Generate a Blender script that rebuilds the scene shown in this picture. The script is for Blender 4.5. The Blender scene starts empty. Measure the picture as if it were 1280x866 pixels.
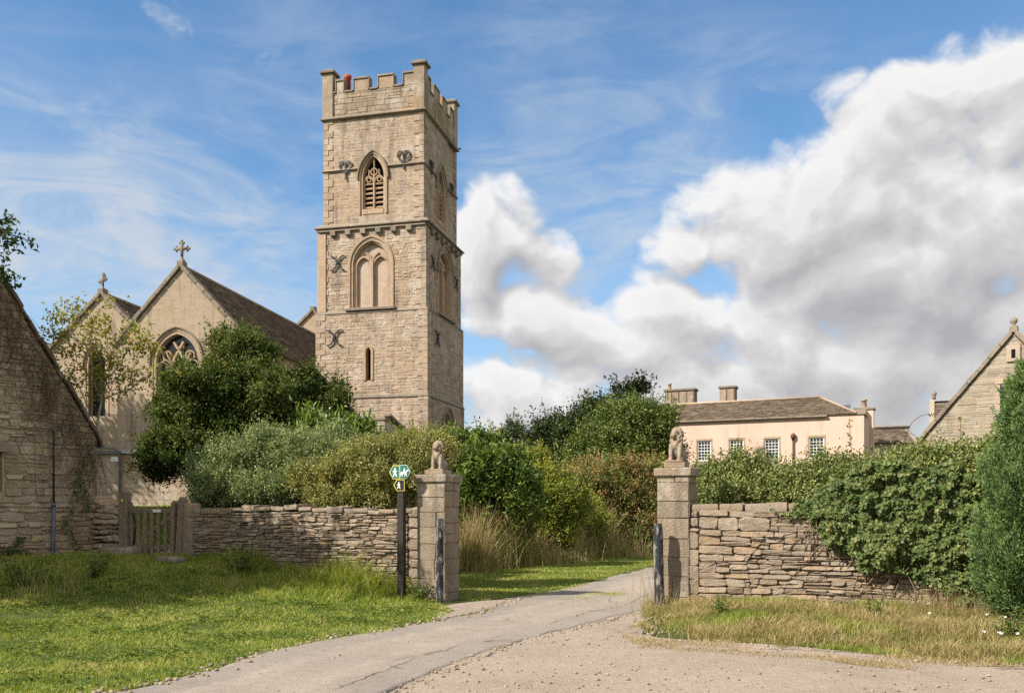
import bpy, bmesh, math, random
import numpy as np
from mathutils import Vector, Matrix, noise
from mathutils.geometry import tessellate_polygon

scn = bpy.context.scene
COL = scn.collection
R = math.radians
rng = random.Random(7)
FPX, HOR, EYE = 1150.0, 640.0, 1.6      # focal length in photo pixels, horizon row, eye height

# ------------------------------------------------------------------ camera
cd = bpy.data.cameras.new('camera')
cam = bpy.data.objects.new('camera', cd); COL.objects.link(cam)
cam.location = (0, 0, EYE); cam.rotation_euler = (R(90), 0, 0)
cd.sensor_width = 36; cd.lens = FPX / 1280 * 36
cd.shift_y = (HOR - 433) / 1280
cd.clip_end = 6000; cd.clip_start = 0.05
scn.camera = cam

# ------------------------------------------------------------------ light
SUN_EL = R(39); LH = Vector((.88, .47)).normalized()
LDIR = Vector((LH.x * math.cos(SUN_EL), LH.y * math.cos(SUN_EL), -math.sin(SUN_EL)))
sd = bpy.data.lights.new('sun', 'SUN'); sun = bpy.data.objects.new('sun', sd); COL.objects.link(sun)
sd.energy = 5.0; sd.angle = R(.5); sd.color = (1, .925, .82)
sun.rotation_euler = LDIR.to_track_quat('-Z', 'Y').to_euler(); sun.location = (-30, -16, 30)

vs = scn.view_settings
vs.view_transform = 'Standard'; vs.look = 'None'; vs.gamma = 1; vs.use_curve_mapping = False
vs.exposure = 0.70
scn.cycles.use_denoising = False
scn.cycles.max_bounces = 6; scn.cycles.diffuse_bounces = 3; scn.cycles.glossy_bounces = 2
scn.cycles.transmission_bounces = 3; scn.cycles.transparent_max_bounces = 6
scn.cycles.caustics_reflective = False; scn.cycles.caustics_refractive = False


class NB:
    """small helper to write node trees"""
    def __init__(self, tree):
        self.t = tree
    def n(self, typ, **props):
        nd = self.t.nodes.new(typ)
        for k, v in props.items(): setattr(nd, k, v)
        return nd
    def put(self, sock, v):
        if hasattr(v, 'is_linked') or isinstance(v, bpy.types.NodeSocket): self.t.links.new(v, sock)
        elif isinstance(v, (tuple, list)) and len(v) == 3 and sock.type == 'RGBA': sock.default_value = (*v, 1)
        else: sock.default_value = v
    def m(self, op, a, b=None, c=None, clamp=False):
        nd = self.n('ShaderNodeMath', operation=op, use_clamp=clamp)
        for i, v in enumerate((a, b, c)):
            if v is not None: self.put(nd.inputs[i], v)
        return nd.outputs[0]
    def v(self, op, a, b=None, c=None):
        nd = self.n('ShaderNodeVectorMath', operation=op)
        for i, x in enumerate((a, b, c)):
            if x is not None: self.put(nd.inputs[i], x)
        return nd.outputs['Value'] if op in ('DOT_PRODUCT', 'LENGTH') else nd.outputs[0]
    def mix(self, f, a, b, mode='MIX'):
        nd = self.n('ShaderNodeMix', data_type='RGBA', blend_type=mode)
        self.put(nd.inputs[0], f); self.put(nd.inputs[6], a); self.put(nd.inputs[7], b)
        return nd.outputs[2]
    def ramp(self, f, stops, interp='LINEAR'):
        nd = self.n('ShaderNodeValToRGB'); cr = nd.color_ramp; cr.interpolation = interp
        while len(cr.elements) < len(stops): cr.elements.new(.5)
        for e, (p, c) in zip(cr.elements, stops):
            e.position = p; e.color = (*c, 1) if len(c) == 3 else c
        self.put(nd.inputs[0], f)
        return nd.outputs[0]
    def rng_(self, f, a, b, c=0., d=1., smooth=True):
        nd = self.n('ShaderNodeMapRange', interpolation_type='SMOOTHSTEP' if smooth else 'LINEAR')
        for i, v in enumerate((f, a, b, c, d)): self.put(nd.inputs[i], v)
        return nd.outputs[0]
    def noise(self, vec, scale, detail=4., rough=.55, dist=0.):
        nd = self.n('ShaderNodeTexNoise')
        if vec is not None: self.put(nd.inputs['Vector'], vec)
        self.put(nd.inputs['Scale'], scale); self.put(nd.inputs['Detail'], detail)
        self.put(nd.inputs['Roughness'], rough); self.put(nd.inputs['Distortion'], dist)
        return nd.outputs[0]
    def voro(self, vec, scale, feature='F1', rnd=1.):
        nd = self.n('ShaderNodeTexVoronoi', feature=feature)
        if vec is not None: self.put(nd.inputs['Vector'], vec)
        self.put(nd.inputs['Scale'], scale); self.put(nd.inputs['Randomness'], rnd)
        return nd
    def attr(self, name):
        return self.n('ShaderNodeAttribute', attribute_name=name).outputs['Fac']
    def obj(self):
        return self.n('ShaderNodeTexCoord').outputs['Object']
    def scale(self, vec, s):
        return self.v('MULTIPLY', vec, s)


# ------------------------------------------------------------------ sky with clouds
def px_dir(px, py):
    az = math.atan((px - 640) / FPX)
    return az, math.atan((HOR - py) / FPX * math.cos(az))

w = bpy.data.worlds.new('World'); scn.world = w; w.use_nodes = True
wt = w.node_tree; wt.nodes.clear(); b = NB(wt)
SKY_STR = .125
sky = b.n('ShaderNodeTexSky', sky_type='NISHITA', sun_disc=False)
sky.sun_elevation = SUN_EL; sky.sun_rotation = math.atan2(-LH.x, -LH.y)
sky.air_density = 1.0; sky.dust_density = .35; sky.ozone_density = 3.0
D = b.v('NORMALIZE', b.n('ShaderNodeTexCoord').outputs['Generated'])
sx = b.n('ShaderNodeSeparateXYZ'); b.put(sx.inputs[0], D)
az = b.m('ARCTAN2', sx.outputs[0], sx.outputs[1]); el = b.m('ARCSINE', sx.outputs[2])
cx_ = b.n('ShaderNodeCombineXYZ'); b.put(cx_.inputs[0], az); b.put(cx_.inputs[1], el)
P0 = cx_.outputs[0]
BLOBS = [(1000,285,135,70),(915,300,85,52),(1125,225,112,88),(1238,172,78,72),(1255,290,130,115),(1130,335,190,95),(868,308,42,36),
         (890,415,125,62),(795,445,55,42),(960,460,120,65),(1100,450,150,70),(1260,430,120,70),(735,488,70,38),(850,500,150,50),
         (612,290,52,44),(690,325,34,30),(595,345,38,48),(672,395,80,36),(640,500,85,45),(480,545,90,28),(1180,300,190,150),(1080,520,190,40),(720,420,50,40)]
def cloud_field(Pv, det=9., amp=3.0):
    warp = b.n('ShaderNodeTexNoise'); b.put(warp.inputs['Vector'], Pv); warp.inputs['Scale'].default_value = 7; warp.inputs['Detail'].default_value = 3
    wv = b.v('MULTIPLY', b.v('SUBTRACT', warp.outputs['Color'], (.5, .5, .5)), (.10, .075, 0))
    Q = b.v('ADD', Pv, wv)
    q = None
    for (px, py, rx, ry) in BLOBS:
        a, e = px_dir(px, py); ra, re = rx / FPX * 1.14, ry / FPX * 1.18
        k = b.v('MULTIPLY_ADD', Q, (1 / ra, 1 / re, 0), (-a / ra, -e / re, 0))
        d = b.v('DOT_PRODUCT', k, k)
        if q is None: q = d
        else:
            nd = b.n('ShaderNodeMath', operation='SMOOTH_MIN'); b.put(nd.inputs[0], q); b.put(nd.inputs[1], d); nd.inputs[2].default_value = .35; q = nd.outputs[0]
    f = b.m('SUBTRACT', 1., q)
    f = b.m('MAXIMUM', f, -1.2)
    # clouds in the rest of the sky
    gen = b.noise(D, 2.2, 3, .5)
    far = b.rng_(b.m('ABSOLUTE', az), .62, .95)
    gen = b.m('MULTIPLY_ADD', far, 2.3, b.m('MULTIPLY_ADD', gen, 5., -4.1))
    f = b.m('MAXIMUM', f, gen)
    fb = b.noise(b.v('MULTIPLY', Q, (1, 1.25, 1)), 11, det, .56)
    vo = b.n('ShaderNodeTexVoronoi', feature='F1', normalize=True, voronoi_dimensions='2D'); b.put(vo.inputs['Vector'], b.v('MULTIPLY', Q, (1, 1.2, 1)))
    vo.inputs['Scale'].default_value = 10; vo.inputs['Detail'].default_value = 2. if det > 6 else 1.; vo.inputs['Roughness'].default_value = .5
    puff = b.m('MULTIPLY', b.m('SUBTRACT', .11, b.m('MULTIPLY', vo.outputs['Distance'], vo.outputs['Distance'])), 2.5)
    return b.m('ADD', puff, b.m('MULTIPLY_ADD', b.m('SUBTRACT', fb, .5), amp*.82, b.m('MULTIPLY', f, .8)))
d0 = cloud_field(P0, 10., 3.3)
ds = cloud_field(P0, 4., 2.6)
d1 = cloud_field(b.v('ADD', P0, (-.012, .024, 0)), 4., 2.6)
mask = b.rng_(d0, -.24, .42)
lit = b.m('MULTIPLY_ADD', b.m('SUBTRACT', ds, d1), .80, .68, clamp=True)
thick = b.rng_(ds, .3, 1.5)
lit = b.m('SUBTRACT', lit, b.m('MULTIPLY', thick, .20), clamp=True)
sh_ = None
for (px, py, rx, ry, k_) in [(1190,395,150,62,.17),(1010,370,90,40,.10),(660,345,60,25,.10),(880,490,160,30,.10),(1150,500,160,35,.10)]:
    a_, e_ = px_dir(px, py); kk = b.v('MULTIPLY_ADD', P0, (FPX/rx, FPX/ry, 0), (-a_*FPX/rx, -e_*FPX/ry, 0))
    t_ = b.m('MULTIPLY', b.rng_(b.v('DOT_PRODUCT', kk, kk), 1.6, .0), k_*1.9); sh_ = t_ if sh_ is None else b.m('ADD', sh_, t_)
lit = b.m('SUBTRACT', lit, sh_, clamp=True)
bk = b.rng_(b.m('ABSOLUTE', az), .9, 1.7, 1., 1.22)  # clouds beside and behind the view brightened to add fill light
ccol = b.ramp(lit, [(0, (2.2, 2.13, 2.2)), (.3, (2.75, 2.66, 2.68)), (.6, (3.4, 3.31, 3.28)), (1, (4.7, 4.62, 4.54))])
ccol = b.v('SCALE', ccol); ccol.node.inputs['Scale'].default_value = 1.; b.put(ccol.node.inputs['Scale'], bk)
# thin high cloud
cz = b.noise(b.v('MULTIPLY', b.v('ADD', P0, b.v('MULTIPLY', P0, (0, 0, 0))), (1.6, 5.5, 1)), 3.6, 8, .62, .9)
cz2 = b.noise(P0, 2.6, 2, .5)
cirr = b.m('ADD', b.m('MULTIPLY', b.rng_(cz, .38, .72), b.rng_(cz2, .36, .58)), b.m('MULTIPLY', b.rng_(b.noise(P0, 6, 9, .66, .4), .42, .72), b.rng_(b.noise(P0, 3.1, 2, .5), .40, .60, 0, .75)), clamp=True)
lowb = b.rng_(el, .62, .12, .12, 1.)
cirr = b.m('MULTIPLY', cirr, lowb)
haz = b.rng_(el, .36, .0, 0, .72)
skyc = b.mix(1., sky.outputs[0], (.58, .80, .88), 'MULTIPLY')
skyc = b.mix(haz, skyc, (2.5, 3.3, 4.3))
cirr = b.m('MULTIPLY_ADD', cirr, .88, b.m('MULTIPLY', b.rng_(b.noise(P0, 2.2, 6, .6), .38, .66), b.m('MULTIPLY', lowb, .30)), clamp=True)
skyc = b.mix(cirr, skyc, (3.0, 3.3, 3.7))
up = b.rng_(el, -.02, .01)
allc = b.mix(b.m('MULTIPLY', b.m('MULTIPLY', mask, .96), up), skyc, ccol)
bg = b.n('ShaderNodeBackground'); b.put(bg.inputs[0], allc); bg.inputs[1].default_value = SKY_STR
wo = b.n('ShaderNodeOutputWorld'); wt.links.new(bg.outputs[0], wo.inputs[0])


# ------------------------------------------------------------------ helpers: naming
def props(o, label=None, cat=None, group=None, kind=None):
    if label: o['label'] = label
    if cat: o['category'] = cat
    if group: o['group'] = group
    if kind: o['kind'] = kind
    return o
def thing(name, label, cat, loc=(0, 0, 0), rz=0., group=None):
    o = bpy.data.objects.new(name, None); COL.objects.link(o)
    o.empty_display_size = .2
    o.location = loc; o.rotation_euler = (0, 0, rz)
    return props(o, label, cat, group)
def copy_tree(o, parent=None):
    c = o.copy(); COL.objects.link(c)
    if parent is not None: c.parent = parent
    for ch in list(o.children): copy_tree(ch, c)
    return c

def at(px, py, d):
    return Vector(((px - 640) / FPX * d, d, EYE + (HOR - py) / FPX * d))
def sstep(t):
    t = np.clip(t, 0, 1); return t * t * (3 - 2 * t)
def gz(x, y):
    """height of the ground"""
    x = np.asarray(x, float); y = np.asarray(y, float)
    bank = .66 * sstep((-x - 1.2) / 6.0) * sstep((y - 13.2) / 6.0)
    yard = 1.05 * sstep((y - 21.5) / 5.0) * sstep((-x - 2.6) / 3.5)
    verge = .20 * sstep((y - 10.2) / 3.5) * sstep((x - 1.9) / 1.6) * (1 - sstep((y - 18) / 6))
    hill = .6 * sstep((y - 44) / 20)
    lump = .025 * np.sin(x * 1.7 + y * .6) * np.sin(y * 1.3 - x * .4) * sstep((np.abs(x + .3) - .8) / 2)
    return bank + yard + verge + hill + lump
def gpt(px, py):
    """photo pixel -> point on the ground"""
    z = 0.
    for _ in range(40):
        d = (EYE - z) * FPX / max(py - HOR, 4)
        x = (px - 640) / FPX * d
        z = .5 * z + .5 * float(gz(x, d))
    return (x, d)
def gp3(x, y, dz=0.): return Vector((x, y, float(gz(x, y)) + dz))


# ------------------------------------------------------------------ helpers: meshes
class MB:
    def __init__(self):
        self.v = []; self.f = []; self.r = []
    def add(self, vs_, fs, r=None):
        o = len(self.v); self.v.extend([tuple(p) for p in vs_])
        r = rng.random() if r is None else r
        for f in fs:
            self.f.append([i + o for i in f]); self.r.append(r)
        return self
    def box(self, x0, x1, y0, y1, z0, z1, r=None):
        v = [(x0,y0,z0),(x1,y0,z0),(x1,y1,z0),(x0,y1,z0),(x0,y0,z1),(x1,y0,z1),(x1,y1,z1),(x0,y1,z1)]
        return self.add(v, [(0,3,2,1),(4,5,6,7),(0,1,5,4),(1,2,6,5),(2,3,7,6),(3,0,4,7)], r)
    def obox(self, c, ux, uy, uz, r=None):
        """box from centre and three half-axis vectors"""
        c = Vector(c); ux = Vector(ux); uy = Vector(uy); uz = Vector(uz)
        v = [c + ux*a + uy*b_ + uz*d for d in (-1, 1) for (a, b_) in ((-1,-1),(1,-1),(1,1),(-1,1))]
        return self.add(v, [(0,3,2,1),(4,5,6,7),(0,1,5,4),(1,2,6,5),(2,3,7,6),(3,0,4,7)], r)
    def prism(self, pts, F, n0, n1, r=None):
        """2D outline (counter-clockwise seen from outside) extruded from n0 (back) to n1 (front) in frame F"""
        k = len(pts)
        v = [F(s, t, n1) for s, t in pts] + [F(s, t, n0) for s, t in pts]
        tris = tessellate_polygon([[Vector((s, t, 0)) for s, t in pts]])
        fs = []
        for a, b_, c in tris:
            pa, pb, pc = pts[a], pts[b_], pts[c]
            area = (pb[0]-pa[0])*(pc[1]-pa[1]) - (pc[0]-pa[0])*(pb[1]-pa[1])
            if area < 0: b_, c = c, b_
            fs.append((a, b_, c)); fs.append((a + k, c + k, b_ + k))
        for i in range(k):
            j = (i + 1) % k; fs.append((i, i + k, j + k, j))
        return self.add(v, fs, r)
    def tube(self, pts, rad, n=6, r=None, cap=True):
        pts = [Vector(p) for p in pts]
        rad = rad if hasattr(rad, '__len__') else [rad] * len(pts)
        v = []; fs = []
        ref = Vector((.31, .17, .93))
        for i, p in enumerate(pts):
            t = (pts[min(i+1, len(pts)-1)] - pts[max(i-1, 0)])
            t = t.normalized() if t.length > 1e-9 else Vector((0, 0, 1))
            a = t.cross(ref if abs(t.dot(ref)) < .95 else Vector((1, 0, 0))).normalized(); c = t.cross(a)
            for k in range(n):
                an = 2 * math.pi * k / n
                v.append(p + (a * math.cos(an) + c * math.sin(an)) * rad[i])
        for i in range(len(pts) - 1):
            for k in range(n):
                k2 = (k + 1) % n
                fs.append((i*n+k, i*n+k2, (i+1)*n+k2, (i+1)*n+k))
        if cap:
            fs.append(tuple(range(n-1, -1, -1))); fs.append(tuple((len(pts)-1)*n + k for k in range(n)))
        return self.add(v, fs, r)
    def lathe(self, prof, c=(0, 0, 0), n=16, r=None):
        c = Vector(c); v = []; fs = []
        for (ra, z) in prof:
            for k in range(n):
                a = 2*math.pi*k/n; v.append(c + Vector((ra*math.cos(a), ra*math.sin(a), z)))
        for i in range(len(prof)-1):
            for k in range(n):
                k2 = (k+1) % n; fs.append((i*n+k, i*n+k2, (i+1)*n+k2, (i+1)*n+k))
        fs.append(tuple(range(n-1, -1, -1))); fs.append(tuple((len(prof)-1)*n+k for k in range(n)))
        return self.add(v, fs, r)
    def ball(self, c, rad, rot=None, n=10, m=7):
        c = Vector(c); rad = Vector(rad) if hasattr(rad, '__len__') else Vector((rad,)*3)
        v = []; fs = []
        v.append(Vector((0, 0, -1)))
        for i in range(1, m):
            ph = -math.pi/2 + math.pi*i/m
            for k in range(n):
                a = 2*math.pi*k/n; v.append(Vector((math.cos(ph)*math.cos(a), math.cos(ph)*math.sin(a), math.sin(ph))))
        v.append(Vector((0, 0, 1)))
        v = [Vector((p.x*rad.x, p.y*rad.y, p.z*rad.z)) for p in v]
        if rot is not None: v = [rot @ p for p in v]
        v = [p + c for p in v]
        for k in range(n): fs.append((0, 1+(k+1) % n, 1+k))
        for i in range(m-2):
            for k in range(n):
                k2 = (k+1) % n; fs.append((1+i*n+k, 1+i*n+k2, 1+(i+1)*n+k2, 1+(i+1)*n+k))
        l = len(v)-1
        for k in range(n): fs.append((l, 1+(m-2)*n+k, 1+(m-2)*n+(k+1) % n))
        return self.add(v, fs)
    def build(self, name, mt, parent=None, smooth=False, bevel=0., seg=1):
        me = bpy.data.meshes.new(name)
        me.from_pydata(self.v, [], self.f)
        a = me.attributes.new('rnd', 'FLOAT', 'FACE'); a.data.foreach_set('value', self.r)
        me.materials.append(mt)
        if smooth: me.shade_smooth()
        me.update()
        o = bpy.data.objects.new(name, me); COL.objects.link(o)
        if parent is not None: o.parent = parent
        if bevel:
            bv = o.modifiers.new('bevel', 'BEVEL'); bv.width = bevel; bv.segments = seg; bv.limit_method = 'ANGLE'; bv.angle_limit = R(40)
        return o

def np_mesh(name, V, Fq, nv, rnd, mt, parent=None, extra=None, smooth=False):
    """V (n,3); Fq flat vertex indices; nv verts per face (int); rnd per face"""
    me = bpy.data.meshes.new(name)
    nf = len(Fq) // nv
    me.vertices.add(len(V)); me.vertices.foreach_set('co', np.ascontiguousarray(V, dtype=np.float32).ravel())
    me.loops.add(len(Fq)); me.loops.foreach_set('vertex_index', np.ascontiguousarray(Fq, dtype=np.int32))
    me.polygons.add(nf); me.polygons.foreach_set('loop_start', np.arange(0, nf*nv, nv, dtype=np.int32))
    try: me.polygons.foreach_set('loop_total', np.full(nf, nv, dtype=np.int32))
    except Exception: pass
    a = me.attributes.new('rnd', 'FLOAT', 'FACE'); a.data.foreach_set('value', np.ascontiguousarray(rnd, dtype=np.float32))
    if extra is not None:
        a = me.attributes.new('clump', 'FLOAT', 'FACE'); a.data.foreach_set('value', np.ascontiguousarray(extra, dtype=np.float32))
    me.materials.append(mt)
    me.update(calc_edges=True)
    if smooth: me.shade_smooth()
    o = bpy.data.objects.new(name, me); COL.objects.link(o)
    if parent is not None: o.parent = parent
    return o

class Frame:
    """maps (along, up, out) on a wall face to 3D"""
    def __init__(self, o, u, n, v=(0, 0, 1)):
        self.o = Vector(o); self.u = Vector(u).normalized(); self.n = Vector(n).normalized(); self.v = Vector(v).normalized()
    def __call__(self, s, t, d=0.): return self.o + self.u*s + self.v*t + self.n*d

def arch_pts(cx, half, base, spring, apex, n=8, bottom=True):
    """pointed arch outline, counter-clockwise from bottom-right... open at the bottom when bottom is False"""
    H = apex - spring; k = (H*H - half*half) / (2*half); rad = half + k
    a1 = math.asin(min(1, H / rad)) if k >= 0 else math.pi - math.asin(min(1, H / rad))
    right = [(cx - k + rad*math.cos(a1*i/n), spring + rad*math.sin(a1*i/n)) for i in range(n+1)]
    right[-1] = (cx, apex)
    left = [(2*cx - x, z) for x, z in reversed(right[:-1])]
    pts = right + left
    return [(cx + half, base)] + pts + [(cx - half, base)]
def arch_hole(cx, half, base, spring, apex, pad=0.):
    H = apex - spring; k = (H*H - half*half) / (2*half); rad = half + k
    def f(t):
        if t < base - pad or t > apex + pad: return None
        if t <= spring: hw = half
        else: hw = math.sqrt(max(0, rad*rad - (t - spring)**2)) - k
        return (cx - hw - pad, cx + hw + pad)
    return f
def rect_hole(s0, s1, t0, t1): return lambda t: (s0, s1) if t0 <= t <= t1 else None

def face_with_holes(mb, F, outer, holes, depth, n=0., r=.5):
    """flat wall face with openings and their reveals going in by depth"""
    loops = [[Vector((s, t, 0)) for s, t in outer]] + [[Vector((s, t, 0)) for s, t in h] for h in holes]
    flat = [p for l in loops for p in l]
    tris = tessellate_polygon(loops)
    fs = []
    for a, b_, c in tris:
        A, B, C = flat[a], flat[b_], flat[c]
        if (B.x-A.x)*(C.y-A.y) - (C.x-A.x)*(B.y-A.y) < 0: b_, c = c, b_
        fs.append((a, b_, c))
    mb.add([F(p.x, p.y, n) for p in flat], fs, r)
    for h in holes:
        k = len(h)
        v = [F(s, t, n) for s, t in h] + [F(s, t, n - depth) for s, t in h]
        mb.add(v, [(i, (i+1) % k, (i+1) % k + k, i + k) for i in range(k)], r)
def band(mb, F, A, B, n0, n1, r=None):
    """moulding between two polylines of equal length (A outside, B inside), from n0 to n1"""
    k = len(A)
    v = [F(s, t, n1) for s, t in A] + [F(s, t, n1) for s, t in B] + [F(s, t, n0) for s, t in A] + [F(s, t, n0) for s, t in B]
    fs = []
    for i in range(k-1):
        fs += [(i, i+1, k+i+1, k+i), (i, 2*k+i, 2*k+i+1, i+1), (k+i, k+i+1, 3*k+i+1, 3*k+i)]
    fs += [(0, k, 3*k, 2*k), (k-1, 3*k-1, 4*k-1, 2*k-1)]
    mb.add(v, fs, r)
def ribbon(mb, F, pts, wd, n0, n1, r=None):
    A = []; B = []
    for i, p in enumerate(pts):
        a = pts[max(i-1, 0)]; c = pts[min(i+1, len(pts)-1)]
        dx, dy = c[0]-a[0], c[1]-a[1]; l = math.hypot(dx, dy) or 1
        A.append((p[0]-dy/l*wd/2, p[1]+dx/l*wd/2)); B.append((p[0]+dy/l*wd/2, p[1]-dx/l*wd/2))
    band(mb, F, A, B, n0, n1, r)
def circ(cx, cy, r, n=16, a0=0., a1=2*math.pi): return [(cx + r*math.cos(a0+(a1-a0)*i/n), cy + r*math.sin(a0+(a1-a0)*i/n)) for i in range(n+1)]

def clip_poly(poly, region):
    out = poly
    k = len(region)
    for i in range(k):
        ax, ay = region[i]; bx, by = region[(i+1) % k]
        inp = out; out = []
        if not inp: return []
        def side(p): return (bx-ax)*(p[1]-ay) - (by-ay)*(p[0]-ax)
        for j in range(len(inp)):
            p, q = inp[j], inp[(j+1) % len(inp)]
            sp, sq = side(p), side(q)
            if sp >= 0: out.append(p)
            if (sp >= 0) != (sq >= 0):
                t = sp / (sp - sq); out.append((p[0]+(q[0]-p[0])*t, p[1]+(q[1]-p[1])*t))
    return out
def parea(p): return .5*sum(p[i][0]*p[(i+1) % len(p)][1] - p[(i+1) % len(p)][0]*p[i][1] for i in range(len(p)))

def stones(mb, F, region, holes=(), ch=(.14, .24), cw=(.25, .55), gap=.014, d=(.005, .025), bevel=.014, jit=.012, style='flat', wob=0., base=0., seed=1, bump=.0, big=0.):
    """courses of individually shaped stones (or roof tiles) over a convex region of a wall face"""
    q = random.Random(seed)
    s_lo = min(p[0] for p in region); s_hi = max(p[0] for p in region)
    t_lo = min(p[1] for p in region); t_hi = max(p[1] for p in region)
    def W(s, t):
        if not wob: return t
        return t + wob*noise.noise((s*.9, t*1.5, seed*3.7))
    t = t_lo
    while t < t_hi - .02:
        h = q.uniform(*ch)
        if t + h > t_hi: h = t_hi - t
        tm = t + h/2
        iv = [(s_lo, s_hi)]
        for hf in holes:
            r_ = hf(tm)
            if r_:
                new = []
                for a, c in iv:
                    if r_[1] <= a or r_[0] >= c: new.append((a, c)); continue
                    if r_[0] > a: new.append((a, r_[0]))
                    if r_[1] < c: new.append((r_[1], c))
                iv = new
        for a, c in iv:
            s = a
            if style == 'tile': s = a - q.uniform(0, cw[0])
            while s < c - .02:
                wd = q.uniform(*cw)
                if c - s - wd < cw[0]*.6: wd = c - s if style != 'tile' else wd
                rows = [(t, t+h)]
                if style != 'tile' and h > ch[0]*1.35 and q.random() < .3:
                    k = q.uniform(.35, .65); rows = [(t, t+h*k), (t+h*k, t+h)]
                for (ta, tb) in rows:
                    g = gap*q.uniform(.6, 1.3)/2
                    P = [(s+g, ta+g), (s+wd-g, ta+g), (s+wd-g, tb-g), (s+g, tb-g)]
                    if style != 'tile': P = [(x + q.uniform(-jit, jit), z + q.uniform(-jit, jit)) for x, z in P]
                    P = clip_poly(P, region)
                    if len(P) < 3 or parea(P) < .0012: continue
                    P = [(x, W(x, z)) for x, z in P]
                    stone(mb, F, P, base, q.uniform(*d), bevel, style, q, bump)
                s += wd
        t += h
def stone(mb, F, P, n0, d, bev, style, q, bump):
    r = q.random()
    cx = sum(p[0] for p in P)/len(P); cz = sum(p[1] for p in P)/len(P)
    k = len(P)
    if style == 'flat':
        hw = max(abs(p[0]-cx) for p in P); hh = max(abs(p[1]-cz) for p in P)
        fx = max(.3, 1 - bev/max(hw, .01)); fz = max(.3, 1 - bev/max(hh, .01))
        v = [F(s, t, n0-.01) for s, t in P] + [F(cx+(s-cx)*fx, cz+(t-cz)*fz, n0+d+q.uniform(-bump, bump)) for s, t in P]
        fs = [tuple(k+i for i in range(k))] + [(i, (i+1) % k, k+(i+1) % k, k+i) for i in range(k)]
        mb.add(v, fs, r)
    elif style == 'tile':
        lo = min(p[1] for p in P); hi = max(p[1] for p in P)
        th = d
        def nn(t): return n0 + th*(1.0 - .85*(t-lo)/max(hi-lo, .01))
        v = [F(s, t + (q.uniform(-.018, .018) if t == lo else .03), nn(t)) for s, t in P] + [F(s, t, n0-.02) for s, t in P]
        fs = [tuple(range(k))] + [(i, i+k, (i+1) % k + k, (i+1) % k) for i in range(k)]
        mb.add(v, fs, r)
    else:
        O = []
        for i in range(k):
            p, n_ = P[i], P[(i+1) % k]
            for f in (.1 + .1*q.random(), .5, .9 - .1*q.random()):
                x = p[0]+(n_[0]-p[0])*f; z = p[1]+(n_[1]-p[1])*f
                O.append((x, z))
        m = len(O)
        hw = max(abs(p[0]-cx) for p in P); hh = max(abs(p[1]-cz) for p in P)
        b1 = min(bev, hh*.5)
        tilt = q.uniform(-.25, .25); tz = q.uniform(-.3, .35)
        def ring(shr, nn, j):
            fx = 1 - shr/max(hw, .01); fz = 1 - shr/max(hh, .01)
            out = []
            for (x, z) in O:
                e = nn + q.uniform(-j, j) + d*(tilt*(x-cx)/max(hw, .01) + tz*(z-cz)/max(hh, .01))*(nn > n0)
                out.append(F(cx+(x-cx)*fx + q.uniform(-j, j)*.5, cz+(z-cz)*fz + q.uniform(-j, j)*.5, e))
            return out
        v = ring(-.002, n0-.04, 0) + ring(0, n0+d*.45, bump) + ring(b1*.45, n0+d*.88, bump) + ring(b1*1.1, n0+d, bump*1.3)
        v.append(F(cx, cz, n0+d*1.03 + q.uniform(-bump, bump)))
        fs = []
        for a in range(3):
            for i in range(m):
                j = (i+1) % m; fs.append((a*m+i, a*m+j, (a+1)*m+j, (a+1)*m+i))
        for i in range(m): fs.append((3*m+i, 3*m+(i+1) % m, 4*m))
        mb.add(v, fs, r)

def rough_block(mb, c, ux, uy, uz, amp=.03, n=4, seed=0, rnd=.35):
    """irregular boulder-like block with rounded edges"""
    c = Vector(c); ux = Vector(ux); uy = Vector(uy); uz = Vector(uz)
    v = []; idx = {}; fs = []
    def vid(i, j, k):
        if (i, j, k) not in idx:
            p = Vector((2*i/n-1, 2*j/n-1, 2*k/n-1))
            sph = p.normalized()*1.25 if p.length > 0 else p
            m = max(abs(p.x), abs(p.y), abs(p.z))
            p = p.lerp(sph, rnd*(p.length-1)/.732)
            w_ = c + ux*p.x + uy*p.y + uz*p.z
            nn = noise.noise_vector(w_*3.1 + Vector((seed*7.3, seed, 0)))
            idx[(i, j, k)] = len(v); v.append(w_ + nn*amp)
        return idx[(i, j, k)]
    for a in range(n):
        for b_ in range(n):
            fs += [(vid(a,b_,0), vid(a,b_+1,0), vid(a+1,b_+1,0), vid(a+1,b_,0)), (vid(a,b_,n), vid(a+1,b_,n), vid(a+1,b_+1,n), vid(a,b_+1,n)),
                   (vid(a,0,b_), vid(a+1,0,b_), vid(a+1,0,b_+1), vid(a,0,b_+1)), (vid(a,n,b_), vid(a,n,b_+1), vid(a+1,n,b_+1), vid(a+1,n,b_)),
                   (vid(0,a,b_), vid(0,a,b_+1), vid(0,a+1,b_+1), vid(0,a+1,b_)), (vid(n,a,b_), vid(n,a+1,b_), vid(n,a+1,b_+1), vid(n,a,b_+1))]
    mb.add(v, fs)


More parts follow.
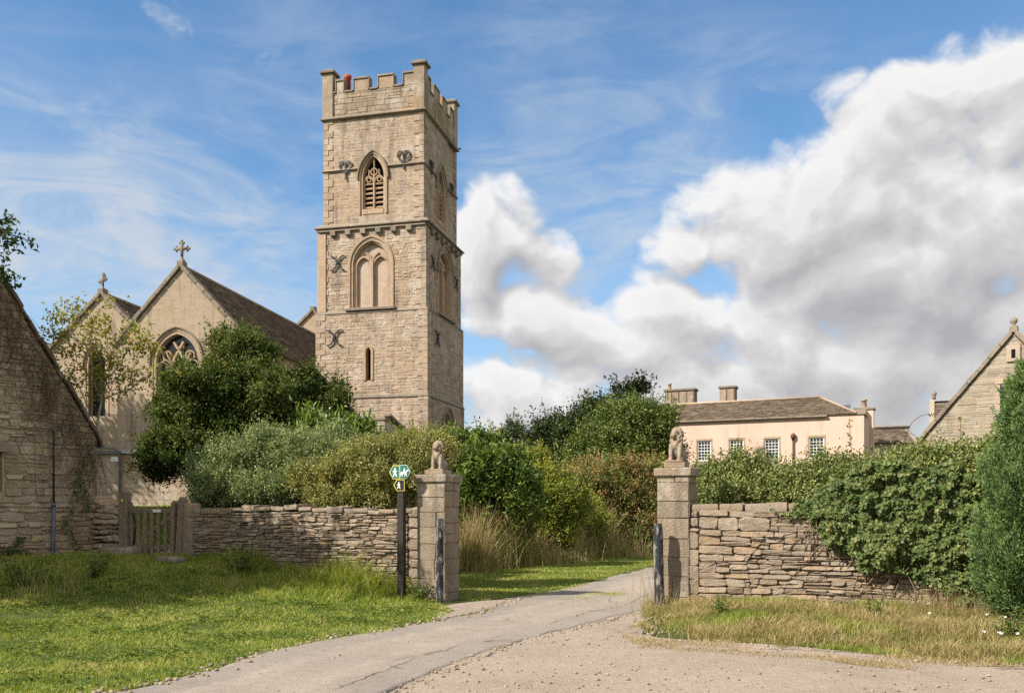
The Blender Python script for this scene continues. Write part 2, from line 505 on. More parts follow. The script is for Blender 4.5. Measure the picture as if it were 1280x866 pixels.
# ------------------------------------------------------------------ materials
def new_mat(name):
    m = bpy.data.materials.new(name); m.use_nodes = True
    t = m.node_tree; t.nodes.clear()
    b_ = NB(t); out = b_.n('ShaderNodeOutputMaterial')
    return m, b_, out
def principled(b_, out, col, rough=.9, spec=.25, bump=None, bstr=.5, bdist=.02, metal=0.):
    p = b_.n('ShaderNodeBsdfPrincipled')
    b_.put(p.inputs['Base Color'], col); b_.put(p.inputs['Roughness'], rough)
    p.inputs['Specular IOR Level'].default_value = spec; p.inputs['Metallic'].default_value = metal
    if bump is not None:
        bn = b_.n('ShaderNodeBump'); bn.inputs['Strength'].default_value = bstr; bn.inputs['Distance'].default_value = bdist
        b_.put(bn.inputs['Height'], bump); b_.t.links.new(bn.outputs[0], p.inputs['Normal'])
    b_.t.links.new(p.outputs[0], out.inputs[0])
    return p
def stone_mat(name, stops, stain=.5, lichen=.35, dark=(.10, .085, .07), pale=(.62, .57, .50), scale=1., bstr=.6, warm=(.42, .27, .14), bdist=.03, blotch=0., grey=.0):
    m, b_, out = new_mat(name)
    o = b_.obj()
    r = b_.attr('rnd')
    n = len(stops)
    c = b_.ramp(r, [((i+.0)/(n-1), s) for i, s in enumerate(stops)])
    n1 = b_.noise(o, .55*scale, 5, .6); n2 = b_.noise(o, 3.2*scale, 6, .65); n3 = b_.noise(o, 19*scale, 5, .7)
    c = b_.mix(b_.rng_(n1, .5, .72, 0, .45), c, warm)
    if blotch:
        n5 = b_.noise(b_.v('ADD', o, (7, 3, 1)), .9*scale, 7, .68, .3); n6 = b_.noise(b_.v('ADD', o, (1, 9, 4)), 1.5*scale, 7, .7, .2)
        c = b_.mix(b_.m('MULTIPLY', b_.rng_(n5, .50, .64), blotch), c, pale)
        c = b_.mix(b_.m('MULTIPLY', b_.rng_(n6, .52, .68), blotch), c, (.20, .165, .135))
    if grey: c = b_.mix(b_.m('MULTIPLY', b_.rng_(b_.noise(o, 4.5*scale, 6, .7), .42, .66), grey), c, (.27, .245, .21))
    c = b_.mix(b_.rng_(n2, .38, .75, 0, .6), c, b_.mix(.5, c, (.17, .135, .105)))
    streak = b_.noise(b_.scale(o, (2.2, 2.2, .28)), 1.1*scale, 5, .62)
    c = b_.mix(b_.m('MULTIPLY', b_.rng_(streak, .5, .74), stain), c, dark)
    c = b_.mix(b_.m('MULTIPLY', b_.rng_(b_.noise(o, 6.5*scale, 6, .75), .56, .7), lichen), c, pale)
    c = b_.mix(b_.rng_(n3, .3, .75, 0, .5), c, b_.mix(.6, c, (.12, .1, .085)))
    principled(b_, out, c, .92, .15, b_.m('ADD', b_.m('MULTIPLY', n2, .6), n3), bstr, bdist)
    return m
def plain(name, col, rough=.6, spec=.3, var=.25, scale=8., bstr=.15, metal=0., col2=None):
    m, b_, out = new_mat(name)
    o = b_.obj(); n = b_.noise(o, scale, 5, .65)
    c = b_.mix(b_.rng_(n, .3, .75, 0, 1), col, col2 or tuple(x*(1-var) for x in col))
    principled(b_, out, c, rough, spec, n, bstr, .01, metal)
    return m
def leaf_mat(name, stops, clump=.5, trans=.28, rough=.5, spec=.3):
    m, b_, out = new_mat(name)
    r = b_.attr('rnd'); cl = b_.attr('clump')
    n = len(stops)
    f = b_.m('ADD', b_.m('MULTIPLY', r, 1-clump), b_.m('MULTIPLY', cl, clump))
    f = b_.rng_(f, .12, .88, 0, 1, False)
    c = b_.ramp(f, [(i/(n-1), s) for i, s in enumerate(stops)])
    p = b_.n('ShaderNodeBsdfPrincipled'); b_.put(p.inputs['Base Color'], c); p.inputs['Roughness'].default_value = rough; p.inputs['Specular IOR Level'].default_value = spec
    t = b_.n('ShaderNodeBsdfTranslucent'); b_.put(t.inputs[0], b_.mix(1., c, (1.25, 1.3, .6), 'MULTIPLY'))
    mx = b_.n('ShaderNodeMixShader'); mx.inputs[0].default_value = trans
    b_.t.links.new(p.outputs[0], mx.inputs[1]); b_.t.links.new(t.outputs[0], mx.inputs[2]); b_.t.links.new(mx.outputs[0], out.inputs[0])
    return m

MT = {}
MT['tower'] = stone_mat('tower_rubble', [(.30,.215,.15),(.39,.285,.195),(.45,.335,.235),(.49,.375,.27),(.35,.275,.21),(.54,.43,.32),(.41,.33,.25)], .8, .75, pale=(.60,.51,.405), blotch=.75, dark=(.16,.13,.105), grey=.35, bstr=.8)
MT['mortar'] = stone_mat('lime_mortar', [(.43,.325,.235),(.49,.38,.28)], .6, .5, blotch=.6, grey=.3)
MT['ashlar'] = stone_mat('dressed_stone', [(.42,.285,.185),(.46,.325,.215),(.49,.365,.255)], .35, .3)
MT['weathered'] = stone_mat('weathered_moulding', [(.20,.17,.13),(.26,.22,.17),(.30,.25,.19)], .6, .5)
MT['parapet'] = stone_mat('parapet_stone', [(.28,.21,.15),(.35,.27,.19),(.40,.31,.225)], .6, .5, blotch=.5)
MT['panel'] = stone_mat('blind_panel_render', [(.46,.36,.28),(.50,.40,.31)], .25, .35)
MT['church'] = stone_mat('church_render', [(.41,.32,.225),(.43,.335,.24),(.40,.31,.22)], .55, .35, bstr=.4)
MT['tile'] = stone_mat('stone_roof_tile', [(.085,.064,.046),(.13,.10,.07),(.175,.135,.095),(.22,.17,.12)], .4, .35, dark=(.04,.035,.03), pale=(.30,.28,.24), warm=(.14,.10,.065))
MT['dry'] = stone_mat('dry_stone', [(.25,.19,.13),(.33,.25,.17),(.40,.31,.22),(.30,.24,.18),(.44,.36,.27),(.38,.26,.15)], .35, .4, scale=2., bstr=1., bdist=.025, grey=.55)
MT['barn'] = stone_mat('barn_stone', [(.36,.27,.175),(.46,.35,.235),(.55,.43,.30),(.42,.33,.24),(.58,.47,.35),(.50,.355,.21)], .2, .35, scale=2., bstr=.9, bdist=.025)
MT['cottage'] = stone_mat('cottage_stone', [(.27,.23,.17),(.34,.29,.22),(.41,.35,.27),(.30,.26,.21),(.37,.29,.19)], .3, .25)
MT['gap'] = plain('dark_wall_core', (.15,.115,.085), .95, .1)
MT['pier'] = stone_mat('pier_stone', [(.30,.235,.165),(.34,.27,.19),(.27,.22,.165)], .6, .6, scale=1.8, bstr=1., bdist=.03, blotch=.75, pale=(.52,.46,.37))
MT['lion'] = stone_mat('lion_stone', [(.36,.28,.20),(.40,.31,.22)], .6, .5, scale=4., bstr=1., bdist=.02, blotch=.6, pale=(.55,.49,.40))
MT['pink'] = None
MT['black'] = plain('black_iron', (.018,.018,.02), .55, .4)
MT['glass'] = plain('dark_glass', (.02,.022,.026), .08, .6, .1, 2, .02)
MT['white'] = plain('white_paint', (.75,.74,.70), .5, .3, .1)
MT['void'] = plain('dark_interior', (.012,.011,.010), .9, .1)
MT['wood'] = plain('brown_weathered_oak', (.27,.205,.145), .85, .2, .5, 14, .6)
MT['darkwood'] = plain('dark_stained_timber', (.030,.024,.020), .6, .35, .4, 16, .3)
MT['postpaint'] = plain('peeling_black_paint', (.035,.04,.048), .6, .3, .1, 9, .5, 0., (.21,.19,.165))
MT['pot'] = plain('terracotta', (.36,.085,.045), .8, .2, .3)
MT['rust'] = plain('rusty_iron', (.16,.085,.06), .8, .2, .4)
MT['lead'] = plain('lead_sheet', (.16,.165,.175), .5, .4, .3)
MT['slate'] = plain('blue_slate', (.10,.115,.14), .5, .4, .3, 3)
MT['green'] = plain('sign_green', (.012,.16,.14), .4, .4, .15)
MT['signwhite'] = plain('sign_white', (.82,.83,.80), .4, .4, .08)
MT['yellow'] = plain('sign_yellow', (.75,.62,.06), .45, .4, .1)
MT['signblack'] = plain('sign_black', (.02,.02,.022), .4, .4, .1)
MT['pipe'] = plain('grey_pipe', (.10,.115,.135), .45, .5, .3)
MT['bark'] = plain('brown_bark', (.09,.07,.05), .9, .15, .4, 20, .6)
MT['palebark'] = plain('pale_bark', (.42,.38,.31), .8, .2, .35, 20, .4)
MT['vine'] = plain('dead_vine', (.26,.19,.125), .9, .15, .5, 12, .3)

def peel_mat():
    m, b_, out = new_mat('peeling_black_paint'); o = b_.obj(); n = b_.noise(b_.scale(o, (6, 6, 1.6)), 2.6, 7, .72); n2 = b_.noise(o, 22, 5, .7)
    c = b_.mix(b_.rng_(n, .52, .58), (.022, .025, .030), b_.mix(n2, (.12, .105, .09), (.34, .31, .27)))
    principled(b_, out, c, .7, .25, b_.m('ADD', n, b_.m('MULTIPLY', n2, .4)), .7, .015); return m
MT['postpaint'] = peel_mat()
def pink_mat():
    m, b_, out = new_mat('pink_lime_render'); o = b_.obj()
    n1 = b_.noise(b_.scale(o, (1, 1, .35)), .8, 6, .65); n2 = b_.noise(o, 9, 5, .7)
    c = b_.mix(b_.rng_(n1, .35, .7), (.62, .45, .36), (.55, .395, .315))
    c = b_.mix(b_.rng_(n2, .55, .75, 0, .4), c, (.50, .36, .27))
    c = b_.mix(b_.rng_(b_.noise(b_.scale(o, (2.4, 2.4, .22)), .9, 6, .65), .50, .72, 0, .55), c, (.42, .31, .24))
    principled(b_, out, c, .9, .15, n2, .3, .01); return m
MT['pink'] = pink_mat()

def ground_mat(name, kind):
    m, b_, out = new_mat(name); o = b_.obj()
    n1 = b_.noise(o, .45, 5, .6); n2 = b_.noise(o, 3., 6, .65); n3 = b_.noise(o, 30, 5, .7)
    if kind == 'soil':
        c = b_.mix(b_.rng_(n1, .35, .65), (.055, .085, .02), (.085, .10, .03))
        c = b_.mix(b_.rng_(n2, .5, .75, 0, .7), c, (.16, .125, .07))
        c = b_.mix(b_.rng_(n3, .4, .8, 0, .5), c, (.04, .05, .015))
        h = b_.m('ADD', n2, n3); bd = .05
    else:
        v1 = b_.voro(o, 55); v2 = b_.voro(o, 130)
        cell = b_.n('ShaderNodeSeparateColor'); b_.put(cell.inputs[0], v1.outputs['Color'])
        cell2 = b_.n('ShaderNodeSeparateColor'); b_.put(cell2.inputs[0], v2.outputs['Color'])
        n4 = b_.noise(o, 11., 6, .7)
        if kind == 'gravel':
            c = b_.mix(b_.rng_(n1, .38, .66), (.385,.31,.245), (.31,.26,.21))
            c = b_.mix(b_.rng_(n2, .45, .72, 0, .7), c, (.45,.355,.265))
            c = b_.mix(b_.rng_(n4, .42, .75, 0, .6), c, (.27,.205,.15))
            c = b_.mix(b_.rng_(b_.noise(b_.v('ADD', o, (4, 8, 0)), .8, 6, .65), .54, .66, 0, .5), c, (.29,.235,.185))
            c = b_.mix(b_.rng_(cell2.outputs[0], .5, 1, 0, .4, False), c, (.50,.42,.335))
            c = b_.mix(b_.rng_(cell.outputs[1], .90, .98, 0, .5), c, (.17,.135,.105))
            h = b_.m('ADD', b_.m('MULTIPLY', v2.outputs['Distance'], -.5), b_.m('ADD', n4, b_.m('MULTIPLY', n3, .7))); bd = .02
        else:
            c = b_.mix(b_.rng_(n1, .36, .66), (.30,.262,.225), (.25,.225,.20))
            c = b_.mix(b_.rng_(n2, .46, .74, 0, .7), c, (.37,.295,.23))
            ac = b_.attr('across')
            aw = b_.m('ADD', ac, b_.m('MULTIPLY', b_.m('SUBTRACT', n2, .5), .22))
            midm = b_.m('MULTIPLY', b_.rng_(aw, .18, .34), b_.rng_(aw, .80, .70))
            c = b_.mix(b_.m('MULTIPLY', midm, b_.rng_(n1, .40, .56, .25, .85)), c, (.35,.29,.235))
            c = b_.mix(b_.m('MULTIPLY', b_.rng_(aw, .78, .86), .55), c, (.29,.255,.225))
            trk = b_.m('ADD', b_.rng_(b_.m('ABSOLUTE', b_.m('SUBTRACT', aw, .30)), .10, .02), b_.rng_(b_.m('ABSOLUTE', b_.m('SUBTRACT', aw, .62)), .10, .02))
            c = b_.mix(b_.m('MULTIPLY', trk, b_.rng_(n2, .3, .7, .1, .5)), c, (.40,.35,.30))
            c = b_.mix(b_.rng_(b_.noise(b_.v('ADD', o, (4, 8, 0)), .9, 6, .65), .54, .66, 0, .5), c, (.19,.16,.135))
            c = b_.mix(b_.rng_(n4, .4, .72, 0, .55), c, (.23,.185,.145))
            c = b_.mix(b_.rng_(cell2.outputs[0], .5, 1, 0, .35, False), c, (.40,.345,.29))
            c = b_.mix(b_.rng_(n3, .55, .8, 0, .35), c, (.15,.125,.10))
            wv = b_.n('ShaderNodeTexNoise'); b_.put(wv.inputs['Vector'], o); wv.inputs['Scale'].default_value = 1.6; wv.inputs['Detail'].default_value = 5
            cr = b_.voro(b_.v('ADD', o, b_.scale(wv.outputs[1], (.9, .9, 0))), .42, 'DISTANCE_TO_EDGE')
            ck = b_.m('MULTIPLY', b_.rng_(cr.outputs['Distance'], .012, .002), b_.rng_(b_.noise(o, .7, 4, .6), .52, .60))
            c = b_.mix(b_.m('MULTIPLY', ck, .55), c, (.12,.10,.075))
            seam = b_.m('MULTIPLY', b_.rng_(b_.m('ABSOLUTE', b_.m('SUBTRACT', b_.m('ADD', ac, b_.m('MULTIPLY', b_.m('SUBTRACT', n2, .5), .10)), .77)), .010, .002), b_.rng_(n1, .44, .54))
            c = b_.mix(b_.m('MULTIPLY', seam, .8), c, (.10,.085,.06)); ck = b_.m('MAXIMUM', ck, seam)
            h = b_.m('SUBTRACT', b_.m('ADD', b_.m('MULTIPLY', v2.outputs['Distance'], -.5), b_.m('ADD', n4, b_.m('MULTIPLY', n3, .6))), ck); bd = .014
    principled(b_, out, c, .95, .12, h, .8, bd)
    return m
MT['soil'] = ground_mat('soil_and_turf', 'soil'); MT['gravel'] = ground_mat('stone_dust_gravel', 'gravel'); MT['asphalt'] = ground_mat('worn_asphalt', 'asphalt')

G = lambda *a: list(a)
LM = {
 'grass': leaf_mat('grass_blades', [(.12,.175,.020),(.19,.265,.030),(.27,.33,.052),(.36,.365,.09),(.47,.41,.17)], .45, .38, .55),
 'rough': leaf_mat('rough_grass_blades', [(.11,.15,.035),(.18,.195,.055),(.30,.25,.10),(.42,.33,.165),(.50,.40,.23)], .55, .3, .7, .15),
 'straw': leaf_mat('straw_blades', [(.18,.17,.06),(.33,.25,.12),(.45,.34,.18),(.54,.42,.25)], .4, .3, .7, .15),
 'dark': leaf_mat('dark_evergreen_leaf', [(.024,.048,.010),(.045,.082,.016),(.08,.12,.024),(.12,.155,.035),(.16,.15,.05),(.14,.19,.04)], .6, .24, .6, .2),
 'grey': leaf_mat('grey_green_leaf', [(0.104,0.146,0.055),(0.177,0.229,0.087),(0.260,0.312,0.135),(0.364,0.395,0.198)], .35, .25, .55),
 'laurel': leaf_mat('laurel_leaf', [(.06,.11,.018),(.11,.18,.03),(.18,.25,.045),(.28,.33,.09)], .4, .3, .35, .5),
 'olive': leaf_mat('olive_leaf', [(0.120,0.136,0.036),(0.220,0.220,0.066),(0.320,0.310,0.104),(0.420,0.370,0.144)], .4, .28, .5),
 'green': leaf_mat('mid_green_leaf', [(.045,.085,.016),(.085,.14,.024),(.14,.195,.036),(.24,.28,.06)], .5, .28, .5),
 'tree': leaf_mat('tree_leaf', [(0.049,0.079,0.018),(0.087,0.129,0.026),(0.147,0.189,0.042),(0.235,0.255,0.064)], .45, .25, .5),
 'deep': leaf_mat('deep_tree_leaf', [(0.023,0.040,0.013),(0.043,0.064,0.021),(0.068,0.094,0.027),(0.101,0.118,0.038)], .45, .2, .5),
 'red': leaf_mat('reddish_leaf', [(.08,.12,.03),(.125,.175,.042),(.18,.22,.06),(.25,.24,.08),(.46,.20,.14),(.30,.30,.09)], .6, .3, .6, .2),
 'gold': leaf_mat('gold_green_leaf', [(.07,.11,.02),(.13,.18,.03),(.21,.25,.04),(.33,.33,.06),(.48,.42,.07)], .5, .3, .5),
 'holly': leaf_mat('hedge_leaf', [(0.082,0.120,0.033),(0.151,0.189,0.052),(0.247,0.274,0.086),(0.365,0.354,0.133)], .4, .22, .45, .3),
 'ivy': leaf_mat('ivy_leaf', [(.035,.06,.016),(.065,.105,.026),(.10,.145,.038),(.15,.185,.055),(.24,.22,.075)], .35, .22, .5, .25),
 'conifer': leaf_mat('conifer_spray', [(.042,.085,.03),(.08,.14,.045),(.135,.21,.065),(.21,.28,.09)], .65, .15, .6, .2),
 'sapling': leaf_mat('sapling_leaf', [(0.140,0.182,0.028),(0.238,0.252,0.042),(0.350,0.308,0.070),(0.420,0.308,0.084)], .4, .35, .5),
 'overhang': leaf_mat('overhang_leaf', [(0.026,0.054,0.014),(0.042,0.078,0.019),(0.066,0.102,0.024)], .4, .25, .45),
}


# ------------------------------------------------------------------ leaves
def leaf_mesh(name, P, A, Nn, L, W, rnd, cl, mt, parent, fold=.25, bend=.15, wide=.45):
    """one folded, slightly bent leaf of four triangles for each row"""
    S = np.cross(A, Nn); S /= np.linalg.norm(S, axis=1, keepdims=True) + 1e-9
    L = L[:, None]; W = W[:, None]
    base = P; tip = P + A*L - Nn*L*bend
    mid = P + A*L*wide + Nn*0
    l = mid + S*W*.5 + Nn*W*fold; r = mid - S*W*.5 + Nn*W*fold
    n = len(P)
    V = np.stack([base, l, tip, r], 1).reshape(-1, 3)
    i = np.arange(n)[:, None]*4
    T = np.concatenate([i, i+2, i+1, i, i+3, i+2], 1).ravel()
    return np_mesh(name, V, T, 3, np.repeat(rnd, 2), mt, parent, np.repeat(cl, 2))
def unit(v): return v/(np.linalg.norm(v, axis=-1, keepdims=True)+1e-9)
def lobe(px, py, d, rx, ry, rd=None):
    c = at(px, py, d); k = d/FPX
    return (np.array(c), np.array([rx*k, (rd if rd else (rx+ry)/2)*k, ry*k]))
def foliage(name, lobes, mt, parent, leaf=(.06, .03), clump=.16, cover=2.2, seed=0, up=.3, shell=(.70, 1.06), spiky=.0, axis_out=.6, flat=0., fill=.5, bend=.15, zmin=None, back=.55, squash=.68, core=.70, sizevar=.45, nbias=(.7, .5, .8), sub=13, shoots=.25):
    g = np.random.default_rng(seed)
    PP, AA, NN, CL = [], [], [], []
    if sub:
        more = []
        for (c, r) in lobes:
            more.append((c, r*core))
            u = unit(g.normal(size=(sub, 3)) + np.array([0, -.25, .25]))
            for k in range(sub):
                f = g.uniform(.20, .44); more.append((c + u[k]*r*g.uniform(.60, .86), r*f*g.uniform(.75, 1.3, 3)*np.array([1, 1, squash])*(1.12 if squash < 1 else 1.)))
        lobes = more
    for li, (c, r) in enumerate(lobes):
        mr = (r[0]*r[1] + r[1]*r[2] + r[0]*r[2])/3
        area = 4*math.pi*mr
        nleaf = cover*area/(leaf[0]*leaf[1]*.5)
        nc = int(max(10, area/(clump*clump)*.85))
        u = unit(g.normal(size=(nc, 3)))
        # random back half thinning (y away from the gate and road)
        keep = (u[:, 1] < .25) | (g.random(nc) < back); u = u[keep]
        rad = shell[0] + (shell[1]-shell[0])*g.random(len(u))**.7
        low = np.array([noise.noise(Vector(x*2.3) + Vector((seed*1.3, li*2.1, 0))) + .5*noise.noise(Vector(x*5.3) + Vector((seed*2.3, li*1.1, 4))) for x in u])
        rad = rad*(1+.17*low)
        ctr = c + u*r*rad[:, None]
        ok = np.ones(len(u), bool)
        for lj, (c2, r2) in enumerate(lobes):
            if lj != li: ok &= (((ctr-c2)/r2)**2).sum(1) > .5
        ctr, u, rad = ctr[ok], u[ok], rad[ok]
        if not len(ctr): continue
        out = unit(u/r)
        k = max(3, int(nleaf/nc))
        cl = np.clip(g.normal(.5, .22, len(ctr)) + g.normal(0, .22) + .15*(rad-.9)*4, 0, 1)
        sz = clump*g.uniform(.7, 1.35, len(ctr))
        # clumps are short sprays along a twig pointing out and up
        tw = unit(out*.8 + g.normal(size=out.shape)*.5 + np.array([0, 0, up]))
        ts = g.normal(0, .55, (len(ctr), k, 1)) + spiky*g.random((len(ctr), k, 1))
        pos = ctr[:, None] + tw[:, None]*ts*sz[:, None, None] + g.normal(size=(len(ctr), k, 3))*.36*sz[:, None, None]
        ax = unit(out[:, None]*axis_out + np.array([0, 0, up]) + g.normal(size=pos.shape)*.75)
        nn = out[:, None]*nbias[0] + np.array([0, 0, nbias[1]]) + g.normal(size=pos.shape)*nbias[2]
        PP.append(pos.reshape(-1, 3)); AA.append(ax.reshape(-1, 3)); NN.append(nn.reshape(-1, 3)); CL.append(np.repeat(cl, k))
        if shoots:
            sel = np.where((g.random(len(ctr)) < shoots) & (u[:, 2] > -.15))[0]
            if len(sel):
                m_ = 16; Ls = clump*g.uniform(1.2, 3.4, (len(sel), 1, 1)); dv = unit(out[sel]*.55 + np.array([0, 0, .75]) + g.normal(size=(len(sel), 3))*.35)
                u_ = g.random((len(sel), m_, 1)); p3 = ctr[sel][:, None] + dv[:, None]*u_*Ls + g.normal(size=(len(sel), m_, 3))*clump*.16*(1.1-u_)
                PP.append(p3.reshape(-1, 3)); AA.append(unit(dv[:, None]*.7 + g.normal(size=p3.shape)*.8).reshape(-1, 3)); NN.append((out[sel][:, None]*.5 + np.array([0, 0, .5]) + g.normal(size=p3.shape)*.8).reshape(-1, 3)); CL.append(np.clip(np.repeat(cl[sel], m_)+.18, 0, 1))
        if fill:
            nf = int(nleaf*fill*.3)
            u2 = unit(g.normal(size=(nf, 3))); p2 = c + u2*r*(g.uniform(.45, .8, nf)[:, None])
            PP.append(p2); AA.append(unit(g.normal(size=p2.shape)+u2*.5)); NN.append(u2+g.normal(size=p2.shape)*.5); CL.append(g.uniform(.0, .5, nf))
    P = np.concatenate(PP); A = np.concatenate(AA); N_ = np.concatenate(NN); C_ = np.concatenate(CL)
    gzv = gz(P[:, 0], P[:, 1]) if zmin is None else zmin
    ok = P[:, 2] > gzv + .02
    P, A, N_, C_ = P[ok], A[ok], N_[ok], C_[ok]
    N_ = N_ - A*(N_*A).sum(1, keepdims=True); N_ = unit(N_)
    n = len(P)
    L = leaf[0]*g.uniform(1-sizevar, 1+sizevar, n); W = leaf[1]*g.uniform(1-sizevar, 1+sizevar, n)
    return leaf_mesh(name, P, A, N_, L, W, g.random(n), C_, mt, parent, bend=bend)
def stems(name, root, lobes, mt, parent, r0=.05, seed=0, per=3):
    q = random.Random(seed); mb = MB()
    for c, r in lobes:
        for _ in range(per):
            e = Vector(c) + Vector((q.uniform(-.7, .7)*r[0], q.uniform(-.7, .7)*r[1], q.uniform(-.3, .8)*r[2]))
            s = Vector(root) + Vector((q.uniform(-.1, .1)+.25*(c[0]-root[0]), q.uniform(-.1, .1)+.25*(c[1]-root[1]), -.1))
            s.z = float(gz(s.x, s.y)) - .1
            mid = s.lerp(e, .5) + Vector((q.uniform(-.1, .1), q.uniform(-.1, .1), .12))
            mb.tube([s, mid, e], [r0, r0*.7, r0*.2], 5)
    return mb.build(name, mt, parent, True)
def shrub(name, label, cat, d, lobes, mt, leafp, trunk='bark', group=None, r0=.03, names=('stems', 'foliage'), dz=0., **kw):
    ls = []
    for i, lb in enumerate(lobes):
        dd = d + (lb[4] if len(lb) > 4 else 0)
        ls.append(lobe(lb[0], lb[1], dd, lb[2], lb[3]))
    cx = sum(l[0][0] for l in ls)/len(ls); cy = sum(l[0][1] for l in ls)/len(ls)
    root = (cx, cy, float(gz(cx, cy)))
    t = thing(name, label, cat, (0, 0, 0), 0, group)
    t.location = root
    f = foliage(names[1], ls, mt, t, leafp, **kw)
    s = stems(names[0], root, ls, MT[trunk], t, r0, seed=len(ls))
    inv = Matrix.Translation(-Vector(root))
    for o in (f, s): o.data.transform(inv)
    return t
#@@SETTING
# ------------------------------------------------------------------ ground, drive, gravel
def axis_coords(segs):
    out = []
    for a, c, st in segs: out += list(np.arange(a, c, st))
    return np.array(out + [segs[-1][1]])
gx = axis_coords([(-3000, -300, 450), (-300, -60, 40), (-60, -16, 2), (-16, 14, .25), (14, 60, 2), (60, 300, 40), (300, 3000, 450)])
gy = axis_coords([(-300, -20, 35), (-20, 1, 1.5), (1, 32, .25), (32, 80, 2), (80, 300, 20), (300, 3500, 400)])
X, Y = np.meshgrid(gx, gy); Z = gz(X, Y)
V = np.stack([X, Y, Z], -1).reshape(-1, 3); nx = len(gx); ny = len(gy)
ii = (np.arange(ny-1)[:, None]*nx + np.arange(nx-1)[None]).ravel()
go = np_mesh('ground', V, np.stack([ii, ii+1, ii+1+nx, ii+nx], 1).ravel(), 4, np.zeros(len(ii)), MT['soil'], smooth=True)
props(go, 'turf and bare soil under the whole place', 'ground', kind='structure')

def resample(pts, n):
    pts = np.array(pts); d = np.r_[0, np.cumsum(np.linalg.norm(np.diff(pts, axis=0), axis=1))]
    t = np.linspace(0, d[-1], n); return np.stack([np.interp(t, d, pts[:, 0]), np.interp(t, d, pts[:, 1])], 1)
def sheet(name, left, right, mt, dz, n=90, m=26, ragged=.05, seed=0, skirt=.05, amp=0.):
    g = np.random.default_rng(seed)
    Lf = resample(left, n); Rt = resample(right, n)
    if ragged:
        for E in (Lf, Rt):
            fine = np.array([noise.noise(Vector((p[0]*2.2, p[1]*2.2, seed))) + .5*noise.noise(Vector((p[0]*7, p[1]*7, seed+3))) for p in E])
            E[:, 0] += fine*ragged*1.6; E[:, 1] += np.roll(fine, 3)*ragged
    u = np.linspace(0, 1, m)[None, :, None]
    XY = Lf[:, None]*(1-u) + Rt[:, None]*u
    Zz = gz(XY[..., 0], XY[..., 1]) + dz
    if amp: Zz += amp*np.array([[noise.noise(Vector((p[0]*1.3, p[1]*1.3, seed*5.))) for p in row] for row in XY])
    Zz[:, 0] -= skirt; Zz[:, -1] -= skirt
    XY[:, 0] = XY[:, 1] + (XY[:, 0]-XY[:, 1])*.25 if skirt else XY[:, 0]; XY[:, -1] = XY[:, -2] + (XY[:, -1]-XY[:, -2])*.25 if skirt else XY[:, -1]
    V = np.concatenate([XY, Zz[..., None]], -1).reshape(-1, 3)
    i = (np.arange(n-1)[:, None]*m + np.arange(m-1)[None]).ravel()
    o = np_mesh(name, V, np.stack([i, i+1, i+1+m, i+m], 1).ravel(), 4, np.zeros(len(i)), mt, smooth=True)
    at_ = o.data.attributes.new('across', 'FLOAT', 'POINT'); at_.data.foreach_set('value', np.tile(np.linspace(0, 1, m), n).astype(np.float32))
    return o
RL = [(-7.5, 3), (-5.2, 6.4)] + [gpt(*p) for p in [(150,866),(300,826),(400,801),(470,791),(540,778),(590,769),(650,749),(700,739),(750,725),(812,710),(880,702),(960,697),(1050,693)]]
RR = [(-1.6, 3), (-1.45, 6.4)] + [gpt(*p) for p in [(490,866),(560,835),(640,807),(700,790),(750,778),(800,766),(828,756),(850,744),(880,728),(930,716),(1010,707)]]
GR = [(15, 3), (13, 6.6), (9, 8.6)] + [gpt(*p) for p in [(1280,832),(1180,826),(1100,820),(1020,812),(960,806),(880,803),(820,797),(800,786),(815,770),(828,757)]]
dr = sheet('driveway', RL, RR, MT['asphalt'], .028, 160, 40, .07, 2, .022, .02)
props(dr, 'worn asphalt drive leading through the gateway', 'driveway', kind='structure')
gv = sheet('gravel_forecourt', [(x-.5, y) for x, y in RR[:9]], GR, MT['gravel'], .014, 120, 60, .12, 5, .03, .012)
props(gv, 'pale gravel forecourt in front of the gateway', 'gravel', kind='structure')
# dirt apron around the foot of the near pier
ap = sheet('dirt_patch', [gpt(548,757), gpt(580,752), gpt(640,746), gpt(700,737), gpt(780,718)], [gpt(540,776), gpt(590,768), gpt(650,752), gpt(705,741), gpt(785,721)], MT['gravel'], .012, 40, 10, .06, 9, .02)
props(ap, 'bare dirt strip along the edge of the drive', 'dirt', kind='structure')
# garden path seen through the wooden gate
pa = sheet('path', [(-8.1, 19.6), (-8.4, 22), (-9, 25)], [(-7.0, 19.4), (-7.2, 22), (-7.6, 25)], MT['gravel'], .016, 20, 8, .05, 4, .02)
props(pa, 'pale path behind the wooden gate', 'path', kind='structure')

# loose stones on the gravel and along the broken edge of the drive
q = random.Random(11); mb = MB()
def pebble(x, y, s, dz):
    c = Vector((x, y, float(gz(x, y)) + dz + s*.25)); rr = Matrix.Rotation(q.uniform(0, 6.28), 3, 'Z')
    mb.ball(c, (s*q.uniform(.6, 1), s*q.uniform(.5, .9), s*q.uniform(.35, .6)), rr, 6, 4)
for i in range(5200):
    x = q.uniform(-2.5, 7); y = 7.2 + 5.2*q.random()**1.5
    pebble(x, y, .005 + .024*q.random()**7, .014)
ed = resample(RR[1:9], 300)
for i in range(620):
    p = ed[q.randrange(299)]; pebble(p[0] + q.gauss(.03, .07), p[1] + q.gauss(-.02, .05), .008 + .028*q.random()**3, .016)
ed = resample(RL[1:9], 300)
for i in range(750):
    p = ed[q.randrange(299)]; pebble(p[0] + q.gauss(.03, .10), p[1] + q.gauss(-.02, .08), .008 + .035*q.random()**4, .024)
ed = resample(GR[2:], 300)
for i in range(500):
    p = ed[q.randrange(299)]; pebble(p[0] + q.gauss(0, .15), p[1] + q.gauss(-.1, .2), .008 + .03*q.random()**4, .014)
